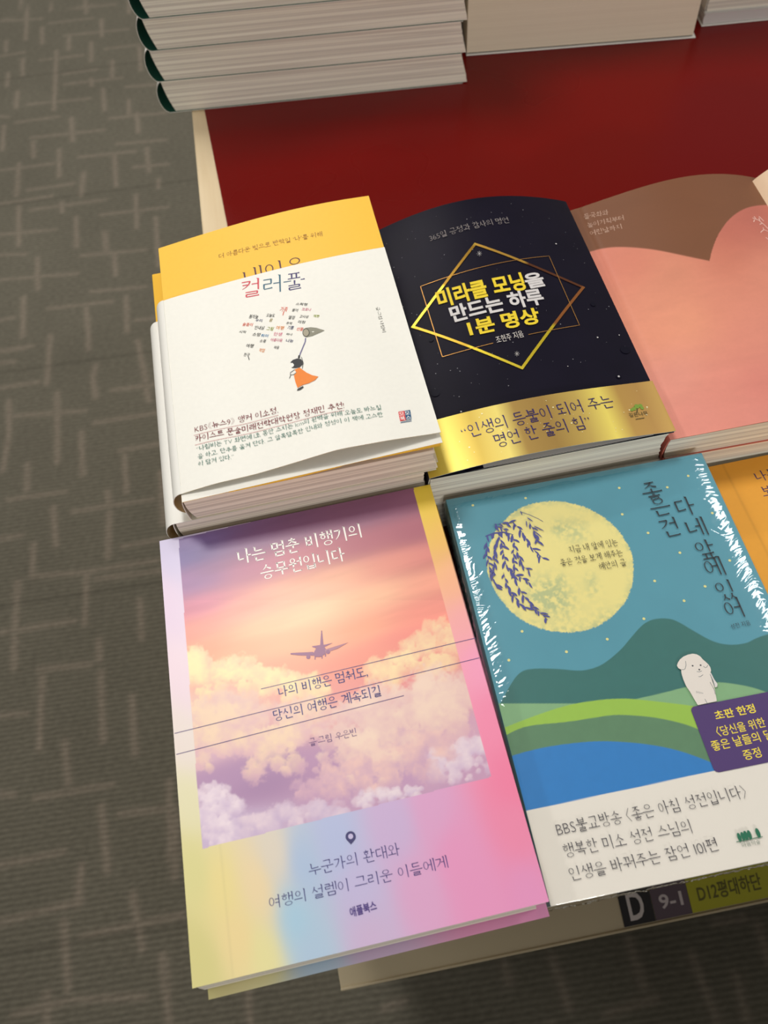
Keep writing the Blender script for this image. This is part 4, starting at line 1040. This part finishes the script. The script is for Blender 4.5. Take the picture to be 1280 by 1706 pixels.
sk.text('미라클 모닝', kc(290, 500), kc(662, 420), 31, GOLD, .032, mi=0)
sk.text('을', kc(668, 417), kc(747, 402), 27, SIL, .032)
sk.text('만드는 하루', kc(346, 562), kc(742, 480), 29, SIL, .032)
sk.text('1분 명상', kc(420, 620), kc(725, 562), 28, GOLD, .032)
sk.text('조현주 지음', kc(535, 648), kc(650, 620), 12, (214, 208, 204), -.002)
sk.am.build('front_cover', [print_mat('night_black_cover', rough=.4, spec=.10), M_FOIL], root_k)
kb = Sheet(KX, KY, KR, zf_kb, KZ - T4)
kv = np.mean(kb.uv([760., 870., 980.], [695., 666., 643.])[1])
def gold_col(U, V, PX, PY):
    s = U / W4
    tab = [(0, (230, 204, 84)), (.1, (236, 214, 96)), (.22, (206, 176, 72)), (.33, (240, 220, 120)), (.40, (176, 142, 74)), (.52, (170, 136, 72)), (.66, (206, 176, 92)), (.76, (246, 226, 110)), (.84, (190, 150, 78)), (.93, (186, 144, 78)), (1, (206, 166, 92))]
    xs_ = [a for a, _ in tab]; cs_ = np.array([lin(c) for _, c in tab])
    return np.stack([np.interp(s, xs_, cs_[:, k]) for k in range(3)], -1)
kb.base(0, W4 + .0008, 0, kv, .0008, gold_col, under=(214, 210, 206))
for _ in range(40):
    u = rs.uniform(.003, W4 - .003); v = rs.uniform(.003, kv - .003); r0 = rs.choice([.0002, .0003, .0005]); t = np.arange(8) * math.pi / 4
    kb.poly(np.stack([u + r0 * np.cos(t), v + r0 * np.sin(t)], 1), (250, 238, 190), px=False)
KI = (52, 40, 104)
kb.text('“인생의 등불이 되어 주는', kc(392, 1058), kc(1040, 918), 24, KI, 0, 1.0)
kb.text('명언 한 줄의 힘”', kc(532, 1094), kc(943, 1008), 25, KI, 0, 1.0)
for x, y, r0 in ((1118, 925, 1), (1130, 915, 1.3), (1145, 912, 1), (1152, 922, .9), (1108, 930, .8)): kb.disc(*kc(x, y), r0 * .0012, (126, 160, 60), 9)
kb.stroke([kc(1132, 925), kc(1130, 942)], .0005, (60, 60, 30))
kb.text('깊은나무', kc(1100, 962), kc(1180, 952), 7.5, (60, 62, 40), .0)
kb.stroke([kc(1125, 970), kc(1162, 964)], .0004, (90, 80, 50))
M_GOLDB = print_mat('gold_paper', rough=.36, metallic=.35, spec=.5)
bo = kb.am.build('paper_band', M_GOLDB, root_k); bo['label'] = 'gold paper band with dark blue Korean lettering'
am = AM(); box_am(am, .030, W4 - .012, .0001, .030, T4 + .0009, T4 + .0011); am.build('band_flap', M_GREYP, root_k)
page_block(root_k, W4 - .0005, H4, T4 - .0013, M_PAGE, .0005, lean=-.0016, cup=.002)
wrap(root_k, W4, H4, T4, M_BLACKC, M_WHITE, M_EDGE, .0010, .0004, True, 'back_cover')
am = AM(); box_am(am, .0005, W4 - .0003, -.0003, .03, T4 - .0001, T4 + .0003); am.build('cover_edge', M_BLACKC, root_k)
o = book_root('paperback_book', 'black paperback at the bottom of the second row middle stack', KX + .002, KY + .001, TABLE_Z, KR)
tb2 = KZ - T4 - TABLE_Z - EPS
page_block(o, W4, H4, tb2 - .001, M_PAGE, .0005); wrap(o, W4, H4, tb2, M_BLACKC, M_WHITE, M_EDGE, .001, .0004)

# ===== pink heart book (second row, right)
PZ = -0.0035; PX0, PY0 = at(1117, 733, PZ)[:2]; PR = D(-2.0); W5, H5, T5 = 0.1350, 0.1930, 0.0205
def zf_p(u, v):
    s = np.clip(u / W5, 0, 1); q_ = np.clip(v / H5, 0, 1)
    return T5 + .0125 * (.12 + .88 * q_ ** 1.1) * np.sin(s ** 1.25 * math.pi) ** .9 - .0002 * np.exp(-((u - .0085) / .0016) ** 2)
root_p = book_root('hardcover_book', 'pink and brown hardcover with a large heart shape, top of second row right stack', PX0, PY0, PZ - T5, PR)
sp = Sheet(PX0, PY0, PR, zf_p, PZ - T5)
heart = smooth([(940, 428), (982, 420), (1003, 413.7), (1031, 411), (1066.6, 413), (1098, 417), (1133.4, 424.6), (1182.6, 434.8)])
lobe = smooth([(1182.6, 434.8), (1186, 418), (1196.7, 390), (1214, 365.5), (1235, 349.7), (1256.5, 342.6), (1285, 341), (1400, 350)])
pink_s = [(1000, 430, (214, 130, 110)), (1060, 440, (214, 128, 106)), (1120, 460, (214, 140, 112)), (1220, 390, (186, 100, 86)), (1260, 370, (180, 98, 86)), (1220, 430, (206, 124, 100)), (1270, 450, (220, 140, 116)), (1080, 500, (226, 148, 120)), (1150, 540, (236, 158, 124)), (1100, 560, (234, 154, 122)), (1200, 500, (226, 144, 120)),
          (1240, 560, (222, 140, 120)), (1130, 620, (228, 152, 136)), (1200, 640, (226, 142, 126)), (1160, 700, (230, 146, 132)), (1270, 640, (216, 128, 116)), (1090, 640, (228, 150, 134)), (1250, 700, (226, 142, 128))]
def pcol(U, V, PX, PY):
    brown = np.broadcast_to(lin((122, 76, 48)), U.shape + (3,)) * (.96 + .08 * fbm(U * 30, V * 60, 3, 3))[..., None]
    pk = idw(PX, PY, pink_s, 3, 40) * (.95 + .1 * fbm(U * 70 + 2, V * 160, 4, 6))[..., None]
    m = below(PX, PY, heart, .9) * (PX < 1184) + (PX >= 1184) * np.maximum(below(PX, PY, lobe, .9), sstep(434, 436, PY))
    m = np.where(PX > 1182, np.maximum(m, below(PX, PY, lobe, .9)), m)
    # where the right lobe begins its edge is almost upright
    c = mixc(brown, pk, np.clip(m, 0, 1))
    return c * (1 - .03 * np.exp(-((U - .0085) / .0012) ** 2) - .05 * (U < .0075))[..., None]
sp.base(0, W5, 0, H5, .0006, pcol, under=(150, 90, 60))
pc = lambda x, y: (760 + x / 2.4615, y / 2.4615)
PT = (196, 160, 140)
sp.text('들국화와', pc(525, 900), pc(626, 882), 9, PT, 0, 1.2)
sp.text('놀이기획부터', pc(540, 935), pc(690, 904), 9, PT, 0, 1.2)
sp.text('어린날까지', pc(553, 968), pc(682, 939), 9, PT, 0, 1.2)
pw = lambda x, y: (1130 + x / 7.42, 250 + y / 7.42)
for t in ([(920, 840), (1000, 870), (1060, 920), (1110, 970), (1180, 1060)], [(1000, 820), (1060, 880)], [(960, 850), (940, 820)], [(1010, 880), (1000, 840)], [(1045, 905), (1010, 920)], [(1110, 1005), (1060, 985), (1050, 960)], [(1060, 985), (1020, 1020)], [(945, 862), (935, 890)], [(1085, 1080), (1120, 1110)]):
    sp.stroke([pw(*q) for q in t], .0006, (232, 190, 180), step=.002)
sp.am.build('front_cover', M_PRINT, root_p)
page_block(root_p, W5 - .001, H5, T5 - .0013, M_PAGE, .0006, lean=-.001)
wrap(root_p, W5, H5, T5, M_PINKC, M_PINKC, M_PINKC, .0012, .0007, True, 'back_cover')
o = book_root('hardcover_book', 'pink hardcover under the heart book, its page edges showing above the orange book', PX0 + .001, PY0 + .001, TABLE_Z, PR)
tp2 = PZ - T5 - TABLE_Z - EPS
page_block(o, W5 + .001, H5, tp2 - .0016, M_PAGE, .0008); wrap(o, W5 + .001, H5, tp2, M_PINKC, M_PINKC, M_PINKC, .0012, .0007)

# ===== blush coloured book beyond the pink one
cz = PZ + .003
cc = at(1254, 299, cz + .002); cy_ = cc[1] - .19
W6, H6, T6 = .14, .190, .02
def zf_c(u, v):
    s = np.clip(u / W6, 0, 1); q_ = np.clip(v / H6, 0, 1)
    return T6 + .030 * q_ * np.sin(np.clip(s, 0, 1) * math.pi) ** .8
cR = D(-1.0); cx0 = cc[0] - .19 * math.sin(-cR) ; 
root_c = book_root('paperback_book', 'cream paperback with a raised bowed cover, right of the pink heart book', cx0, cy_, cz - T6, cR)
sc_ = Sheet(cx0, cy_, cR, zf_c, cz - T6)
sc_.base(0, W6, 0, H6, .003, lambda U, V, PX, PY: np.broadcast_to(lin((228, 196, 164)), U.shape + (3,)), under=(90, 60, 40))
sc_.am.build('front_cover', M_PRINT, root_c)
page_block(root_c, W6, H6, T6 - .001, M_PAGE, .0005); wrap(root_c, W6, H6, T6, M_PEACH, M_CREAM, M_EDGE, .001, .0005, True, 'back_cover')
o = book_root('paperback_book', 'cream paperback beneath the bowed cream book', cx0, cy_, TABLE_Z, cR)
tc2 = cz - T6 - TABLE_Z - EPS
page_block(o, W6, H6, tc2 - .001, M_PAGE, .0005); wrap(o, W6, H6, tc2, M_PEACH, M_CREAM, M_EDGE, .001, .0005)

# ===== orange book (front right)
OZ = -0.0395; OX, OY = 0.3110, -0.0040; T7 = OZ - TABLE_Z
root_o = book_root('paperback_book', 'plain orange paperback with indigo lettering, right of the shrink-wrapped book', OX, OY, TABLE_Z, D(-.6))
so = Sheet(OX, OY, D(-.6), zf_flat(T7), TABLE_Z)
def ocol(U, V, PX, PY):
    c = np.broadcast_to(lin((234, 164, 52)), U.shape + (3,)) * (.97 + .06 * fbm(U * 25, V * 25, 3, 6))[..., None]
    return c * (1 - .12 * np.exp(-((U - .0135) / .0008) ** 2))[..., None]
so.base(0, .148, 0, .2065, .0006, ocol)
so.text('나는', (1263, 804), (1302, 795), 20, (70, 44, 96), 0, 1.1)
so.text('보는', (1274, 829), (1312, 820), 20, (70, 44, 96), 0, 1.1)
so.am.build('front_cover', M_PRINT, root_o)
page_block(root_o, .146, .2065, T7 - .001, M_PAGE_W, .0005); wrap(root_o, .148, .2065, T7, M_ORANGEC, M_CREAM, M_EDGE, .0006, .0004, True, 'back_cover')

# ---------------------------------------------------------------- tall stacks at the back
corner = [(285, 188), (266, 137), (254, 86), (240, 33)]
rightc = [(771, 139), (769, 90), (772, 36), (775, -18)]
TS = 0.0288; HS = 0.30
z = TABLE_Z
names_ = ['bottom white book of the tall stack at the back left, resting on the red sheet', 'white book second from the bottom of the tall back left stack', 'white book third from the bottom of the tall back left stack', 'white book fourth from the bottom of the tall back left stack',
          'white book fifth in the tall back left stack', 'white book sixth in the tall back left stack', 'white book seventh in the tall back left stack', 'white book eighth in the tall back left stack', 'white book on top of the tall back left stack']
for i in range(9):
    if i < 4:
        a = at(*corner[i], z)[:2]; b = at(*rightc[i], z)[:2]
        ang = math.atan2(b[1] - a[1], b[0] - a[0]); w = np.linalg.norm(b - a)
    else:
        a = a + np.array([rng.normal(0, .002), rng.normal(0, .002)])
    o = book_root('softcover_book', names_[i], a[0], a[1], z, ang, 'large books in the tall back left stack')
    # block
    page_block(o, w, HS, TS - .0016, M_PAGE, .0008, skew=.0045, inset=-.001, cup=.0004, lean=-.001, name='page_block')
    wrap(o, w, HS, TS, M_WHITE, M_GREEN, M_EDGE, .0075, .0005, name='cover')
    z += TS + EPS
# cream stack in the middle
a = at(777, 93, TABLE_Z)[:2]; b = at(1157, 63, TABLE_Z)[:2]; w = np.linalg.norm(b - a); ang = math.atan2(b[1] - a[1], b[0] - a[0])
o = book_root('thick_book', 'very thick book with smooth cream page edges between the two back stacks', a[0], a[1], TABLE_Z, ang)
page_block(o, w - .0005, .28, .200, M_PAGE_S, .0022, cup=.003, rough=.0001, inset=.0)
am = AM(); box_am(am, 0, w + .001, -.0008, .283, .0001, .0011); bevel(am.build('back_cover', M_WHITE, o), .0004)
am = AM(); box_am(am, 0, w + .001, -.0008, .283, .2025, .2037); bevel(am.build('front_cover', M_WHITE, o), .0004)
am = AM(); box_am(am, .001, w - .002, .0012, .28, .0012, .0021); am.build('endpaper', mat('dark_endpaper', lin((90, 80, 76)), .6), o)
# right stack
a = at(1158, 46, TABLE_Z)[:2]; b = at(1280, 34, TABLE_Z)[:2]; ang = math.atan2(b[1] - a[1], b[0] - a[0])
z = TABLE_Z
for i, lab in enumerate(['white book with a grey folded jacket at the bottom of the back right stack', 'white book second in the back right stack', 'white book third in the back right stack', 'white book on top of the back right stack']):
    o = book_root('softcover_book', lab, a[0] + .006 + i * .001, a[1] + i * .0015, z, ang, 'white books in the back right stack')
    t = (.011, .013, .013, .02)[i]
    if i == 0:
        am = AM(); box_am(am, .0, .24, -.0008, .27, .0001, .0010); bevel(am.build('back_cover', M_WHITE, o), .0003)
        page_block(o, .235, .27, t - .0018, M_GREYP, .0014)
        am = AM(); box_am(am, .0, .24, -.0004, .27, t - .0003, t); am.build('front_cover', M_GREYP, o)
    else:
        page_block(o, .235, .27, t - .0012, M_PAGE_W, .0006); wrap(o, .24, .27, t, M_WHITE, M_WHITE, M_EDGE, .001, .0004)
    z += t + EPS
